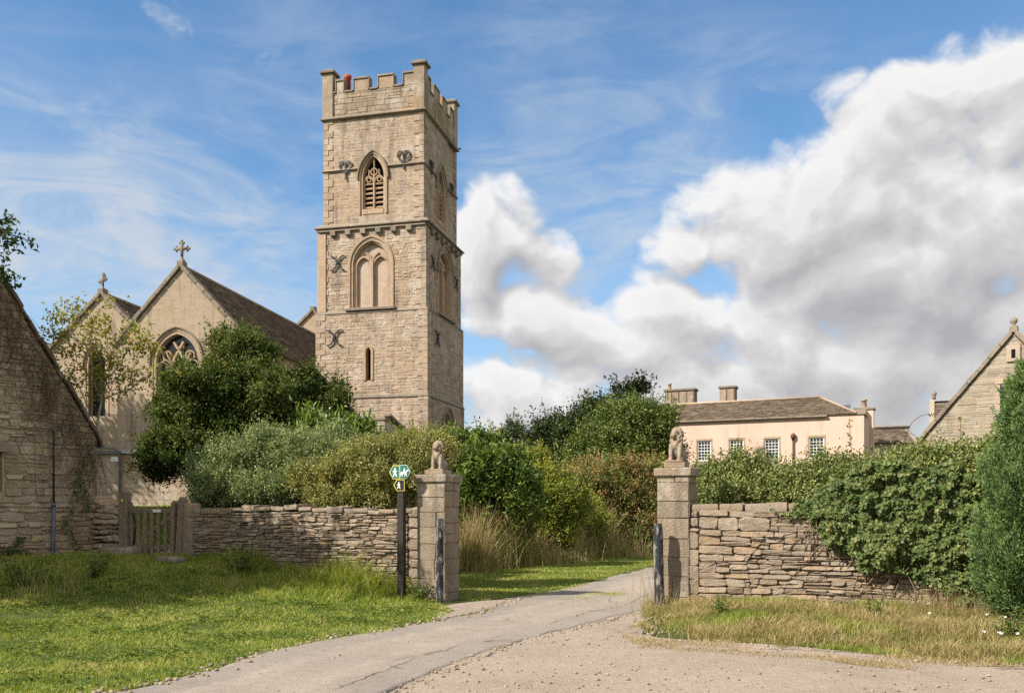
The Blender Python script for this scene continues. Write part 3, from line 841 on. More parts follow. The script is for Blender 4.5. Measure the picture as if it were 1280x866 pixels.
peb_mat = stone_mat('pebble_stone', [(.26,.21,.16),(.34,.27,.205),(.41,.33,.25),(.48,.40,.31)], 0, .2, scale=6)
po = mb.build('pebbles', peb_mat, None, True); props(po, 'loose pebbles strewn over the gravel and drive edges', 'pebbles', kind='stuff')

# ------------------------------------------------------------------ grass
def in_poly(x, y, poly):
    ins = np.zeros(len(x), bool); n = len(poly)
    for i in range(n):
        x0, y0 = poly[i]; x1, y1 = poly[(i+1) % n]
        c = ((y0 > y) != (y1 > y)) & (x < (x1-x0)*(y-y0)/((y1-y0) if abs(y1-y0) > 1e-9 else 1e-9) + x0)
        ins ^= c
    return ins
def grass(name, label, poly, n, hgt, wid, mt, seed=0, ref=9., bend=.5, patch=.6, hfun=None, kind='stuff', cat='grass', upright=.45, dens=None):
    g = np.random.default_rng(seed); pl = np.array(poly)
    lo, hi = pl.min(0), pl.max(0)
    xs, ys = [], []; got = 0
    for _ in range(60):
        m = n*2
        x = g.uniform(lo[0], hi[0], m); y = g.uniform(lo[1], hi[1], m)
        ok = in_poly(x, y, poly) & (g.random(m) < np.clip(ref/np.maximum(y, 1), 0, 1)**1.2)
        if dens is not None: ok &= g.random(m) < dens(x, y)
        x, y = x[ok], y[ok]; xs.append(x); ys.append(y); got += len(x)
        if got >= n: break
    x = np.concatenate(xs)[:n]; y = np.concatenate(ys)[:n]; n = len(x)
    pn = np.array([noise.noise(Vector((a*.9, c*.9, seed))) + .6*noise.noise(Vector((a*3.1, c*3.1, seed+5))) for a, c in zip(x, y)])
    h = hgt*g.uniform(.5, 1.25, n)*(1 + patch*pn)
    if hfun is not None: h = h*hfun(x, y)
    wd = wid*g.uniform(.7, 1.3, n)*np.maximum(1, y/11.)
    a = g.uniform(0, 2*np.pi, n); dirv = np.stack([np.cos(a), np.sin(a), np.zeros(n)], 1)
    le = np.abs(g.normal(0, upright, n))
    B = np.stack([x, y, gz(x, y)-.01], 1)
    up = np.array([0, 0, 1.])
    t1 = unit(up + dirv*le[:, None]); t2 = unit(up + dirv*(le + bend*g.uniform(.4, 1.6, n))[:, None])
    M_ = B + t1*h[:, None]*.55; T_ = M_ + t2*h[:, None]*.5
    b2 = a + np.pi/2 + g.normal(0, .5, n); sd_ = np.stack([np.cos(b2), np.sin(b2), np.zeros(n)], 1)*wd[:, None]*.5
    V = np.stack([B-sd_, B+sd_, M_+sd_*.8, M_-sd_*.8, T_], 1).reshape(-1, 3)
    i = np.arange(n)[:, None]*5
    F_ = np.concatenate([i, i+1, i+2, i, i+2, i+3, i+3, i+2, i+4], 1).ravel()
    cl = np.clip(.5 + .75*pn + g.normal(0, .08, n), 0, 1)
    o = np_mesh(name, V, F_, 3, np.repeat(g.random(n), 3), mt, None, np.repeat(cl, 3))
    return props(o, label, cat, kind=kind)
WALLP = lambda t: (-1.6-.9135*t, 16.92+.4067*t)
lawn_near = [(-12, 5), (-8, 4.6), (-5.7, 6.3)] + [gpt(*p) for p in [(143,868),(300,828),(400,803),(470,793),(540,779),(566,765)]] + [(-1.35, 16.2), (-1.8, 16.7), WALLP(.2), WALLP(5.5), (-8.4, 20.2), (-9.3, 20.4), (-12, 17.2), (-16, 14)]
def tallness(x, y):
    dw = (x+1.6)*(-.4067) + (16.92-y)*.9135          # distance in front of the wall
    dw = np.abs((16.92-y)*.9135 - (x+1.6)*.4067)
    t = 1 + 2.4*np.exp(-(dw/.5)**2)*(x > -6.4)
    t = t*(1 + 1.3*np.exp(-(((x+3.3)/1.0)**2 + ((y-17.0)/.8)**2)))
    t = t*(1 + 1.1*sstep((y-14.6)/2.5))
    return t
grass('grass', 'mown and rough grass on the bank left of the drive', lawn_near, 360000, .055, .0075, LM['grass'], 1, 8.2, .8, .8, tallness, upright=.65)
lawn_far = [gpt(*p) for p in [(572,750),(600,751),(650,744),(700,735),(750,722),(812,707),(900,699),(1000,692),(1000,676),(900,674),(815,682),(740,694),(640,705),(575,716)]]
grass('lawn', 'sunlit mown lawn beyond the gateway', lawn_far, 90000, .045, .009, LM['grass'], 2, 17, .7, .4, upright=.6)
verge = [gpt(*p) for p in [(808,760),(800,782),(815,797),(880,803),(960,806),(1020,812),(1100,820),(1180,826),(1280,832)]] + [(9, 9.2), (9, 12.2), (6.8, 13.5), (2.95, 15.05), (2.5, 15.1)]
ve = np.array(sorted([gpt(*p) for p in [(808,772),(815,797),(880,803),(960,806),(1020,812),(1100,820),(1180,826),(1280,832)]]))
def vdens(x, y):
    d = y - np.interp(x, ve[:, 0], ve[:, 1]); nz = np.array([noise.noise(Vector((a*1.1, c*1.6, 3.))) + .6*noise.noise(Vector((a*3.3, c*3.9, 8.))) for a, c in zip(x, y)])
    return np.clip((d + .55*nz)/.7, .02, 1)*np.clip(.75 + .9*nz, .12, 1)
verge_in = verge; verge = [(p[0], p[1]-.35) if p[1] < 12 else p for p in verge]
grass('dry_grass', 'long dry yellowing grass on the verge below the right wall', verge, 105000, .15, .0065, LM['rough'], 3, 10, 1.3, .9, upright=1.05, dens=vdens)
grass('green_tufts', 'green tufts growing through the dry verge', verge_in, 42000, .11, .007, LM['grass'], 4, 10, .8, .6, upright=.7, dens=lambda x, y: sstep((np.sin(x*1.9+y*.7)*np.sin(y*2.3-x*.8)-.1)*2)*.9+.02)
# thin straw and grass creeping over the gravel edge
fringe = [gpt(*p) for p in [(770,790),(800,812),(900,818),(1000,824),(1100,836),(1280,850)]] + [gpt(*p) for p in [(1280,826),(1100,815),(960,801),(860,798),(800,780)]]
edge_l = resample(RL[2:12], 60); edge_poly = [(p[0]-.12, p[1]+.06) for p in edge_l] + [(p[0]+.16, p[1]-.10) for p in edge_l[::-1]]
grass('verge_tufts', 'ragged turf creeping over the left edge of the drive', edge_poly, 7000, .05, .0075, LM['grass'], 12, 9, .9, .7, upright=.9, dens=lambda x, y: sstep((np.sin(x*4.1+y*2)*np.sin(y*3.3-x)+.15)*2.2))
g = np.random.default_rng(77); m_ = 9000
xx = g.uniform(-9, 0, m_); yy = g.uniform(8, 17.5, m_); okk = in_poly(xx, yy, lawn_near) & (np.sin(xx*2.1+yy)*np.sin(yy*2.7-xx*1.3)+g.normal(0, .4, m_) > .25); xx, yy = xx[okk], yy[okk]; m_ = len(xx)
k_ = 5; an = g.uniform(0, 6.28, (m_, k_)); P_ = np.stack([np.repeat(xx[:, None], k_, 1) + np.cos(an)*.012, np.repeat(yy[:, None], k_, 1) + np.sin(an)*.012, np.repeat((gz(xx, yy)+g.uniform(.02, .06, m_))[:, None], k_, 1)], -1).reshape(-1, 3)
A_ = unit(np.stack([np.cos(an), np.sin(an), g.uniform(-.1, .5, an.shape)], -1).reshape(-1, 3)); N__ = g.normal(size=A_.shape)*.25 + np.array([0, 0, 1.]); N__ = unit(N__ - A_*(N__*A_).sum(1, keepdims=True)); n_ = len(P_)
lw = leaf_mesh('lawn_weeds', P_, A_, N__, g.uniform(.03, .075, n_), g.uniform(.016, .035, n_), g.random(n_), np.repeat(g.random(m_), k_), LM['green'], None)
props(lw, 'broad leaved clover and plantain growing through the bank turf', 'weeds', kind='stuff')
grass('straw_litter', 'sparse straw lying over the gravel edge of the verge', fringe, 16000, .08, .005, LM['straw'], 6, 10, 1.6, .6, upright=1.6, dens=lambda x, y: sstep((np.sin(x*2.3)*np.sin(y*3.1+x)+.35)))
mid_strip = [gpt(*p) for p in [(690,752),(740,741),(790,738),(790,744),(750,749),(700,757)]]
grass('drive_weeds', 'grass growing along the middle of the drive', mid_strip, 5000, .05, .008, LM['grass'], 7, 15, .7, .5, upright=.7, dens=lambda x, y: sstep((np.sin(x*2.9)*np.sin(y*1.7)+.5)))
cr = [gpt(*p) for p in [(480,826),(560,812),(610,806),(612,811),(565,820),(485,833)]]
grass('crack_weeds', 'low weeds along a crack in the asphalt', cr, 1500, .03, .006, LM['grass'], 8, 15, .8, .5, upright=.9, dens=lambda x, y: sstep((np.sin(x*5.1)*np.sin(y*4.7)-.2)*3))
yard_poly = [(-9.4, 22.4), (-6.2, 22.0), (-4, 25), (-6, 30), (-14, 30), (-12, 24)]
grass('churchyard_grass', 'bright grass in the churchyard behind the wooden gate', yard_poly, 30000, .10, .014, LM['grass'], 9, 20, .6, .4)

# tall dry grass stands below the far shrubs
def tall_grass(name, label, spots, mt, seed, wid=.012):
    g = np.random.default_rng(seed); PB = []; H = []; W_ = []
    for (px, py, hpx, spread, n) in spots:
        x, y = gpt(px, py); h = hpx/FPX*y
        PB.append(np.stack([x + g.normal(0, spread, n), y + np.abs(g.normal(0, .35, n))], 1)); H.append(h*g.uniform(.35, 1.05, n)); W_.append(np.full(n, wid*y/22))
    PB = np.concatenate(PB); H = np.concatenate(H); W_ = np.concatenate(W_); n = len(H)
    B = np.stack([PB[:, 0], PB[:, 1], gz(PB[:, 0], PB[:, 1])], 1)
    a = g.uniform(0, 2*np.pi, n); d = np.stack([np.cos(a), np.sin(a), np.zeros(n)], 1)
    le = np.abs(g.normal(0, .28, n)); cv = np.abs(g.normal(.25, .45, n))
    b2 = g.uniform(0, np.pi, n); sd_ = np.stack([np.cos(b2), np.sin(b2)*.3, np.zeros(n)], 1)*W_[:, None]*.5
    up = np.array([0, 0, 1.]); p = B.copy(); rows = [(p-sd_, p+sd_)]
    for k in range(4):
        t = unit(up + d*(le + cv*(k/3.)**1.5*1.7)[:, None]); p = p + t*H[:, None]/4
        s_ = sd_*(1-.2*k if k < 3 else .12); rows.append((p-s_, p+s_))
    V = np.stack([r_ for pr in rows for r_ in pr], 1).reshape(-1, 3)
    i = np.arange(n)[:, None]*10
    F_ = np.concatenate([np.concatenate([i+2*k, i+2*k+1, i+2*k+3, i+2*k+2], 1) for k in range(4)], 1).ravel()
    o = np_mesh(name, V, F_, 4, np.repeat(g.random(n), 4), mt, None, np.repeat(np.clip(g.normal(.5, .25, n), 0, 1), 4))
    return props(o, label, 'tall grass', kind='stuff')
sp = [(590,714,92,.20,520),(612,710,90,.25,650),(632,708,76,.25,520),(655,704,60,.35,520),(690,699,58,.45,560),(715,697,74,.3,520),(738,695,82,.3,560),(760,692,62,.4,520),(790,688,72,.4,620),(808,686,74,.25,520),(640,706,40,.6,500),(675,702,44,.6,600),(740,696,42,.8,700),(780,691,40,.8,600),(830,684,60,.5,500)]
tall_grass('tall_dry_grass', 'tall straw coloured grass standing along the shrubs beyond the gateway', sp, LM['straw'], 21, .016)
tall_grass('tall_green_grass', 'tall greener grass mixed through the dry stand beyond the gateway', [(x, y+1, h*.62, s*1.4, int(n*.8)) for x, y, h, s, n in sp], LM['rough'], 22, .018)
tall_grass('straw_stalks', 'thin dry stalks at the foot of the right post and wall', [(812,765,70,.12,40),(835,772,50,.25,90),(1190,770,45,.35,260),(1240,775,45,.35,260),(1000,765,25,.9,200),(1150,768,35,.3,160),(880,768,24,.4,160)], LM['straw'], 23, .008)
tall_grass('bank_weeds', 'seeding grass stalks in the shade below the cottage gable', [(30,748,60,.12,50),(75,745,40,.15,50),(270,735,22,.3,60),(400,715,22,.3,160),(440,720,28,.3,220),(420,712,30,.25,220)], LM['rough'], 24, .01)

# ------------------------------------------------------------------ gate piers, lions, dry stone walls
WR = R(-24)
def pier(label, px, d, w, z0, ctop, zs, seed, courses):
    x = (px-640)/FPX*d
    t = thing('gate_pier', label, 'gate pier', (x, d, z0), WR, 'stone gate piers')
    h = w/2; mb = MB()
    mb.box(-h+.02, h-.02, -h+.02, h-.02, -.15, zs[0]-z0, .3)
    for k, (n_, u) in enumerate((((0,-1,0),(1,0,0)), ((1,0,0),(0,1,0)), ((0,1,0),(-1,0,0)), ((-1,0,0),(0,-1,0)))):
        F = Frame(Vector(n_)*(h-.012) - Vector(u)*h, u, n_)
        stones(mb, F, [(0,-.1),(w,-.1),(w,zs[0]-z0),(0,zs[0]-z0)], ch=courses, cw=(w*.45, w*1.05), gap=.003, d=(.006,.020), bevel=.009, jit=.008, seed=seed+k, bump=.004)
    mb.build('shaft', MT['pier'], t)
    mb = MB(); cw_ = ctop/2
    mb.box(-cw_, cw_, -cw_, cw_, zs[0]-z0, zs[1]-z0)
    c_ = mb.build('cap', MT['pier'], t, False, .018, 2)
    mb = MB(); ph = w*.33
    mb.box(-ph, ph, -ph, ph, zs[1]-z0+.003, zs[2]-z0)
    mb.build('pedestal', MT['pier'], t, False, .015, 2)
    return t, x
pA, xA = pier('lichened stone gate pier on the left of the drive, beside the footpath signpost', 548, 16.8, .57, -.02, .66, (2.14, 2.28, 2.36), 31, (.26, .36))
pB, xB = pier('stone gate pier on the right of the drive, joined to the ivied wall', 846, 15.25, .53, .02, .62, (2.19, 2.325, 2.43), 41, (.27, .34))

def lion(label, loc, rz, h, head_turn):
    t = thing('lion_statue', label, 'statue', loc, rz, 'seated stone lions')
    k = h/.60
    def P(x, y, z): return Vector((x*k, y*k, z*k))
    mb = MB()
    Rx = lambda a: Matrix.Rotation(R(a), 3, 'X')
    mb.ball(P(0, .05, .20), P(.105, .12, .165), Rx(-14), 14, 9)      # trunk
    mb.ball(P(0, -.02, .30), P(.10, .09, .12), Rx(-6), 14, 9)        # chest
    for s in (-1, 1):
        mb.ball(P(s*.095, .085, .115), P(.062, .12, .10), Rx(10), 12, 8)   # haunch
        mb.ball(P(s*.10, -.03, .045), P(.042, .10, .035), None, 10, 6)     # hind paw
        mb.tube([P(s*.070, -.055, .30), P(s*.074, -.085, .20), P(s*.074, -.10, .11), P(s*.072, -.105, .05)], [.048*k, .041*k, .034*k, .036*k], 10)
        mb.ball(P(s*.072, -.125, .037), P(.040, .055, .030), None, 10, 6)  # fore paw
        for j in (-1, 0, 1): mb.ball(P(s*.072 + j*.022, -.168, .030), P(.013, .018, .018), None, 6, 4)
    T = Matrix.Rotation(R(head_turn), 3, 'Z')
    def H(x, y, z): return P(0, -.03, .46) + T @ P(x, y, z)
    # mane: ring of locks
    q_ = random.Random(5)
    for ring, (rr, yy, n_) in enumerate(((.098, .015, 13), (.085, .06, 10), (.110, .0, 12))):
        for j in range(n_):
            a = 2*math.pi*j/n_ + ring*.3
            zz = -.09 if ring == 2 else 0
            mb.ball(H(math.cos(a)*rr, yy, math.sin(a)*rr*1.05 + zz + .005), (.026*k, .036*k, .034*k), None, 8, 5)
    for j in range(7): mb.ball(P(q_.uniform(-.07, .07), -.095, .30 + .022*j), (.028*k, .024*k, .034*k), None, 8, 5)
    mb.ball(H(0, -.02, .015), P(.075, .085, .080), T, 12, 8)          # skull
    mb.ball(H(0, -.095, -.018), P(.047, .05, .036), T, 10, 6)         # muzzle
    mb.ball(H(0, -.130, .002), P(.020, .016, .014), T, 8, 5)          # nose
    mb.ball(H(0, -.085, -.058), P(.036, .038, .018), T, 8, 5)         # jaw
    for s in (-1, 1):
        mb.ball(H(s*.033, -.082, .040), P(.022, .018, .013), T, 8, 5)  # brow
        mb.ball(H(s*.022, -.128, -.022), P(.022, .020, .018), T, 8, 5)
        mb.ball(H(s*.070, .0, .082), P(.022, .014, .026), T, 8, 5)     # ear
    mb.tube([P(.06, .16, .05), P(.13, .14, .03), P(.165, .05, .03), P(.16, -.02, .035)], [.022*k, .02*k, .018*k, .024*k], 8)
    body = mb.build('body', MT['lion'], t, True)
    rm = body.modifiers.new('remesh', 'REMESH'); rm.mode = 'VOXEL'; rm.voxel_size = .0085*k; rm.use_smooth_shade = True
    sm = body.modifiers.new('smooth', 'SMOOTH'); sm.factor = .5; sm.iterations = 1
    mb = MB(); mb.box(-.15*k, .15*k, -.19*k, .19*k, -.002, .028*k)
    mb.build('plinth', MT['lion'], t, False, .008, 2)
    return t
tA = lion('small weathered seated lion on the pier by the signpost', (xA, 16.8, 2.361), R(-14), .555, -8)
tB = lion('weathered seated lion with raised head on the pier beside the ivied wall', (xB, 15.25, 2.431), R(-26), .585, -18)

# left wall
t = thing('dry_stone_wall', 'dry stone wall between the wooden gate and the left gate pier', 'wall', (-1.6, 16.92, 0), WR)
mb = MB(); mb.box(-5.55, .25, .012, .40, -.3, 1.60); mb.build('core', MT['gap'], t)
mb = MB(); F = Frame((-5.6, 0, 0), (1, 0, 0), (0, -1, 0))
stones(mb, F, [(0,-.15),(5.25,-.15),(5.25,1.60),(0,1.60)], ch=(.040,.088), cw=(.09,.36), gap=.007, d=(.02,.068), bevel=.012, jit=.013, style='round', wob=.035, seed=51, bump=.006)
stones(mb, F, [(5.27,-.2),(5.9,-.2),(5.9,1.68),(5.27,1.68)], ch=(.14,.22), cw=(.25,.45), gap=.014, d=(.03,.06), bevel=.016, jit=.012, style='round', seed=52, bump=.006)
Fb = Frame((0, .46, 0), (-1, 0, 0), (0, 1, 0))
stones(mb, Fb, [(0,.2),(5.6,.2),(5.6,1.6),(0,1.6)], ch=(.09,.15), cw=(.2,.5), d=(.02,.05), bevel=.03, seed=53)
mb.build('stonework', MT['dry'], t, False)
mb = MB(); s = -5.5; i = 0; q = random.Random(3)
while s < -.15:
    wd = q.uniform(.16, .42); hh = q.uniform(.03, .055)
    rough_block(mb, (s+wd/2, .2 + q.uniform(-.03, .02), 1.60+hh+q.uniform(-.01, .02)+.03*math.sin(s*1.3)), (wd/2*.96, 0, q.uniform(-.01, .01)), (0, q.uniform(.24, .28), 0), (0, 0, hh), .03, 3, i, .18); s += wd; i += 1
mb.build('coping', MT['dry'], t, False)
mb = MB(); rough_block(mb, (-5.68, .12, 1.18), (.17, 0, .02), (0, .17, 0), (-.02, 0, .62), .05, 5, 77, .5)
mb.build('end_stone', MT['pier'], t, True)

# right wall
t = thing('dry_stone_wall', 'stone wall of big blocks and thin courses half covered by ivy', 'wall', (xB, 15.25, 0), WR)
mb = MB(); mb.box(.15, 4.75, -.19, .26, -.2, 1.62); mb.build('core', MT['gap'], t)
mb = MB(); F = Frame((0, -.20, 0), (1, 0, 0), (0, -1, 0))
stones(mb, F, [(-.27,0),(.42,0),(.42,1.35),(-.27,1.35)], ch=(.22,.32), cw=(.3,.5), gap=.006, d=(.035,.055), bevel=.014, jit=.012, style='round', seed=61, bump=.005)
stones(mb, F, [(.42,.0),(1.30,.0),(1.18,.80),(.42,.80)], ch=(.08,.19), cw=(.18,.46), gap=.006, d=(.025,.07), bevel=.013, jit=.013, style='round', wob=.03, seed=62, bump=.007)
stones(mb, F, [(.42,.81),(1.18,.81),(1.75,1.62),(.42,1.62)], ch=(.10,.23), cw=(.24,.60), gap=.006, d=(.03,.07), bevel=.014, jit=.013, style='round', wob=.03, seed=66, bump=.007)
stones(mb, F, [(.285,1.36),(.41,1.36),(.41,1.62),(.285,1.62)], ch=(.12,.2), cw=(.2,.3), d=(.04,.06), bevel=.03, style='round', seed=65, bump=.006)
stones(mb, F, [(1.30,.0),(4.7,.0),(4.7,1.62),(1.75,1.62),(1.18,.80)], ch=(.045,.10), cw=(.12,.46), gap=.006, d=(.02,.07), bevel=.011, jit=.014, style='round', wob=.04, seed=63, bump=.006)
Fb = Frame((0, .32, 0), (-1, 0, 0), (0, 1, 0))
stones(mb, Fb, [(-4.7,.1),(-.3,.1),(-.3,1.6),(-4.7,1.6)], ch=(.1,.18), cw=(.2,.5), d=(.02,.05), bevel=.03, seed=64)
mb.build('stonework', MT['dry'], t, False)
mb = MB(); s = .30; i = 0; q = random.Random(4)
while s < 4.6:
    wd = q.uniform(.35, .7) if s < 1.6 else q.uniform(.2, .4); hh = q.uniform(.055, .075)
    rough_block(mb, (s+wd/2, .04, 1.66+hh*.4-.015*s), (wd/2*.97, 0, q.uniform(-.008, .008)), (0, .27, 0), (0, 0, hh), .035, 3, i+40, .18); s += wd; i += 1
mb.build('coping', MT['dry'], t, False)

# ------------------------------------------------------------------ signpost and wooden posts
def wood_post(label, px, d, rad, ztop, mt, seed, lean=(0, 0)):
    x = (px-640)/FPX*d; z0 = float(gz(x, d))
    t = thing('wooden_post', label, 'post', (x, d, z0), 0, 'old timber gate posts')
    mb = MB(); n = 9; q = random.Random(seed); hh = ztop - z0
    pts = [(lean[0]*i/n + .006*q.uniform(-1, 1), lean[1]*i/n + .006*q.uniform(-1, 1), -.2 + (hh+.2)*i/n) for i in range(n+1)]
    mb.tube(pts, [rad*q.uniform(.95, 1.06)*(1.06-.08*i/n) for i in range(n)] + [rad*.86], 12)
    mb.build('shaft', mt, t, True, .01)
    mb = MB(); mb.box(-rad*.25, rad*.25, -rad*1.12, -rad*.8, hh*.55, hh*.78) ; mb.build('iron_strap', MT['black'], t)
    return t
wood_post('short timber gate post with flaking black paint in front of the left pier', 549, 16.22, .066, 1.49, MT['postpaint'], 1, (.02, .0))
wood_post('thick grey timber gate post in front of the right pier', 824.5, 14.85, .078, 1.42, MT['postpaint'], 2, (-.03, 0))

x = (502-640)/FPX*16.55; z0 = float(gz(x, 16.55))
t = thing('signpost', 'dark timber footpath signpost with green and black arrow plates', 'signpost', (x, 16.55, z0), R(-18))
zt = lambda py: EYE + (HOR-py)/FPX*16.5 - z0
mb = MB(); mb.box(-.062, .062, -.062, .062, -.2, zt(582)); mb.build('post', MT['darkwood'], t, False, .006)
FS = Frame((0, -.064, 0), (1, 0, 0), (0, -1, 0))
def arrow_plate(name, s0, s1, t0, t1, tipside, colour, edge, glyph, nb, rim=.011):
    tm = (t0+t1)/2; hh = (t1-t0)/2
    def outline(i):
        if tipside < 0: return [(s0+i*1.4, tm), (s0+hh*.62+i*.6, t0+i), (s1-i, t0+i), (s1-i, t1-i), (s0+hh*.62+i*.6, t1-i)]
        return [(s0+i, t0+i), (s1-hh*.62-i*.6, t0+i), (s1-i*1.4, tm), (s1-hh*.62-i*.6, t1-i), (s0+i, t1-i)]
    mb = MB(); mb.prism(outline(0), FS, nb, nb+.012); p = mb.build(name, edge, t)
    mb = MB(); mb.prism(outline(rim), FS, nb+.0125, nb+.0155); mb.build('face', colour, p)
    mb = MB(); glyph(mb, nb+.0155); mb.build('symbol', MT['signwhite'], p)
def walker(cx, t0, h):
    def g(mb, n):
        S = lambda pts: [(cx+a*h, t0+b_*h) for a, b_ in pts]
        mb.prism([(cx+.02*h+.085*h*math.cos(a), t0+.90*h+.095*h*math.sin(a)) for a in [i*math.pi/5 for i in range(10)]], FS, n, n+.002)
        mb.prism(S([(-.10,.42),(.12,.42),(.15,.60),(.12,.80),(-.06,.80),(-.13,.62)]), FS, n, n+.0022)
        mb.prism(S([(-.10,.43),(-.26,0),(-.13,0),(.03,.40)]), FS, n, n+.002)
        mb.prism(S([(-.02,.43),(.08,.22),(.14,0),(.27,0),(.22,.24),(.12,.43)]), FS, n, n+.0021)
        mb.prism(S([(-.06,.78),(-.28,.55),(-.22,.50),(-.02,.66)]), FS, n, n+.0019)
        mb.prism(S([(.10,.76),(.28,.58),(.23,.52),(.06,.64)]), FS, n, n+.0018)
    return g
def rider(cx, t0, h):
    def g(mb, n):
        S = lambda pts: [(cx+a*h, t0+b_*h) for a, b_ in pts]
        mb.prism(S([(-.42,.34),(-.30,.30),(.22,.30),(.30,.38),(.30,.55),(-.36,.55),(-.46,.48)]), FS, n, n+.002)
        mb.prism(S([(.20,.45),(.32,.42),(.46,.66),(.62,.62),(.62,.70),(.48,.84),(.40,.84)]), FS, n, n+.0022)
        for k, (a, c) in enumerate(((-.40, -.46), (-.28, -.22), (.14, .08), (.24, .34))):
            mb.prism(S([(c-.035, 0), (c+.035, 0), (a+.06, .34), (a-.05, .34)]), FS, n, n+.0018+k*.0001)
        mb.prism(S([(-.46,.50),(-.40,.52),(-.50,.22),(-.56,.24)]), FS, n, n+.0016)
        mb.prism(S([(-.12,.54),(.06,.54),(.10,.84),(-.06,.86)]), FS, n, n+.0023)
        mb.prism([(cx+.03*h+.075*h*math.cos(a), t0+.95*h+.085*h*math.sin(a)) for a in [i*math.pi/5 for i in range(10)]], FS, n, n+.0021)
        mb.prism(S([(.06,.78),(.26,.62),(.24,.57),(.05,.68)]), FS, n, n+.0019)
    return g
k = 16.5/FPX
arrow_plate('arrow_plate', -14.5*k, -.3*k, zt(598.5), zt(581.5), -1, MT['green'], MT['yellow'], walker(-6.6*k, zt(595.6), 11.2*k), .004)
arrow_plate('arrow_plate', .3*k, 14.5*k, zt(598), zt(581), 1, MT['green'], MT['signwhite'], rider(6.2*k, zt(595.2), 10*k), .004, .006)
arrow_plate('arrow_plate', -8.5*k, 6.5*k, zt(613.5), zt(599), -1, MT['signblack'], MT['yellow'], walker(-1.2*k, zt(610.6), 8.6*k), .004)
mb = MB()
for s_ in (-1, 1):
    for py in (584, 595.5):
        mb = MB(); mb.prism(circ(s_*1.6*k, zt(py), .006, 8)[:-1], FS, .018, .023); mb.build('screw', MT['lead'], t)

# ------------------------------------------------------------------ wooden garden gate
gp = Vector(WALLP(5.95)); gp3_ = (gp.x, gp.y, float(gz(gp.x, gp.y)))
t = thing('garden_gate', 'weathered grey oak garden gate of upright pales with a small white notice', 'gate', gp3_, WR)
gh = 1.15
mb = MB(); mb.box(-1.30, -.05, -.03, .03, gh-.22, gh-.13); mb.build('top_rail', MT['wood'], t, False, .006)
mb = MB(); mb.box(-1.30, -.05, -.032, .028, .16, .26); mb.build('bottom_rail', MT['wood'], t, False, .006)
mb = MB(); mb.obox((-.68, -.012, .56), (.56, 0, .31), (0, .016, 0), (-.022, 0, .04)); mb.build('brace', MT['wood'], t, False, .004)
q = random.Random(8)
for i in range(7):
    xx = -1.24 + i*.19; wd = q.uniform(.034, .048); zt_ = gh + q.uniform(-.07, .03) - .02*i
    mb = MB(); mb.prism([(-wd,.05),(wd,.04),(wd,zt_-.06),(0,zt_),(-wd,zt_-.05)], Frame((xx, -.033, 0), (1,0,q.uniform(-.02,.02)), (0,-1,0)), 0, .024)
    mb.build('pale', MT['wood'], t, False, .003)
mb = MB(); mb.box(-.62, -.40, -.062, -.058, gh-.205, gh-.145); mb.build('notice', MT['signwhite'], t)
mb = MB(); mb.tube([(-1.24,-.05,gh-.2),(-1.10,-.055,gh-.45),(-1.18,-.05,gh-.9)], .018, 6); mb.build('latch_bar', MT['black'], t, True)
def gatepost(label, s, w_, h_, lean, disc=False):
    p = gp + Vector((-.9135, .4067))*s; p3 = (p.x, p.y, float(gz(p.x, p.y)))
    t = thing('gate_post', label, 'gate post', p3, WR, 'oak posts of the garden gate'); mb = MB()
    mb.prism([(-w_,-.2),(w_,-.2),(w_*.95+lean,h_-.04),(w_*.2+lean,h_+.03),(-w_*.9+lean,h_-.02)], Frame((0,-.08,0),(1,0,0),(0,-1,0)), -.16, 0)
    mb.build('timber', MT['wood'], t, False, .012, 2)
    if disc:
        mb = MB(); mb.prism(circ(.0, h_-.20, .035, 12)[:-1], Frame((0,-.082,0),(1,0,0),(0,-1,0)), 0, .006); mb.build('waymark_disc', MT['yellow'], t)
gatepost('broad oak gate post with a yellow waymark disc', 1.48, .11, 1.38, .0, True)
gatepost('leaning oak gate post against the boulder at the wall end', -.06, .075, 1.24, .10)
gatepost('slim oak gate post on the latch side of the garden gate', .10, .05, 1.16, .04)
t = thing('stone_step', 'worn stone step below the wooden gate', 'step', gp3(-8.35, 19.65), WR)
mb = MB(); rough_block(mb, (0, 0, .05), (.42, 0, 0), (0, .22, 0), (0, 0, .14), .04, 4, 5, .2); mb.build('slab', MT['pier'], t, True)
t = thing('flat_stone', 'flat stone lying in the grass below the garden gate', 'stone', gp3(-6.8, 18.3), R(-20))
mb = MB(); rough_block(mb, (0, 0, .06), (.28, 0, 0), (0, .14, 0), (0, 0, .06), .03, 3, 9, .3); mb.build('slab', MT['pier'], t, True)
# ------------------------------------------------------------------ church tower
TA = R(-14)
ca, sa = math.cos(R(14)), math.sin(R(14))
hL = 2.95
ccx = (534.5-640)/FPX*44.5; TC = Vector((ccx - hL*ca + hL*sa, 44.5 + hL*sa + hL*ca, 0))
tower = thing('church_tower', 'tall square battlemented stone church tower with louvred belfry window', 'church tower', TC, TA)
ZT = lambda py: EYE + (HOR-py)/FPX*44.6
Zb, Z1, Z2, Z3, Z4, Z5 = 1.4, ZT(494.5), ZT(386), ZT(275.5), ZT(200.5), ZT(134)
stages = [(Zb, Z1, 2.99), (Z1, Z2, 2.95), (Z2, Z3, 2.84), (Z3, Z5, 2.66), (Z5, ZT(100.5), 2.62)]
DIRS = [((0,-1,0),(1,0,0)), ((1,0,0),(0,1,0)), ((0,1,0),(-1,0,0)), ((-1,0,0),(0,-1,0))]
def tframe(k, h):
    n_, u = DIRS[k]; return Frame(Vector(n_)*h, u, n_)
fw = 1/FPX*45.0/ca       # metres per photo pixel along the front
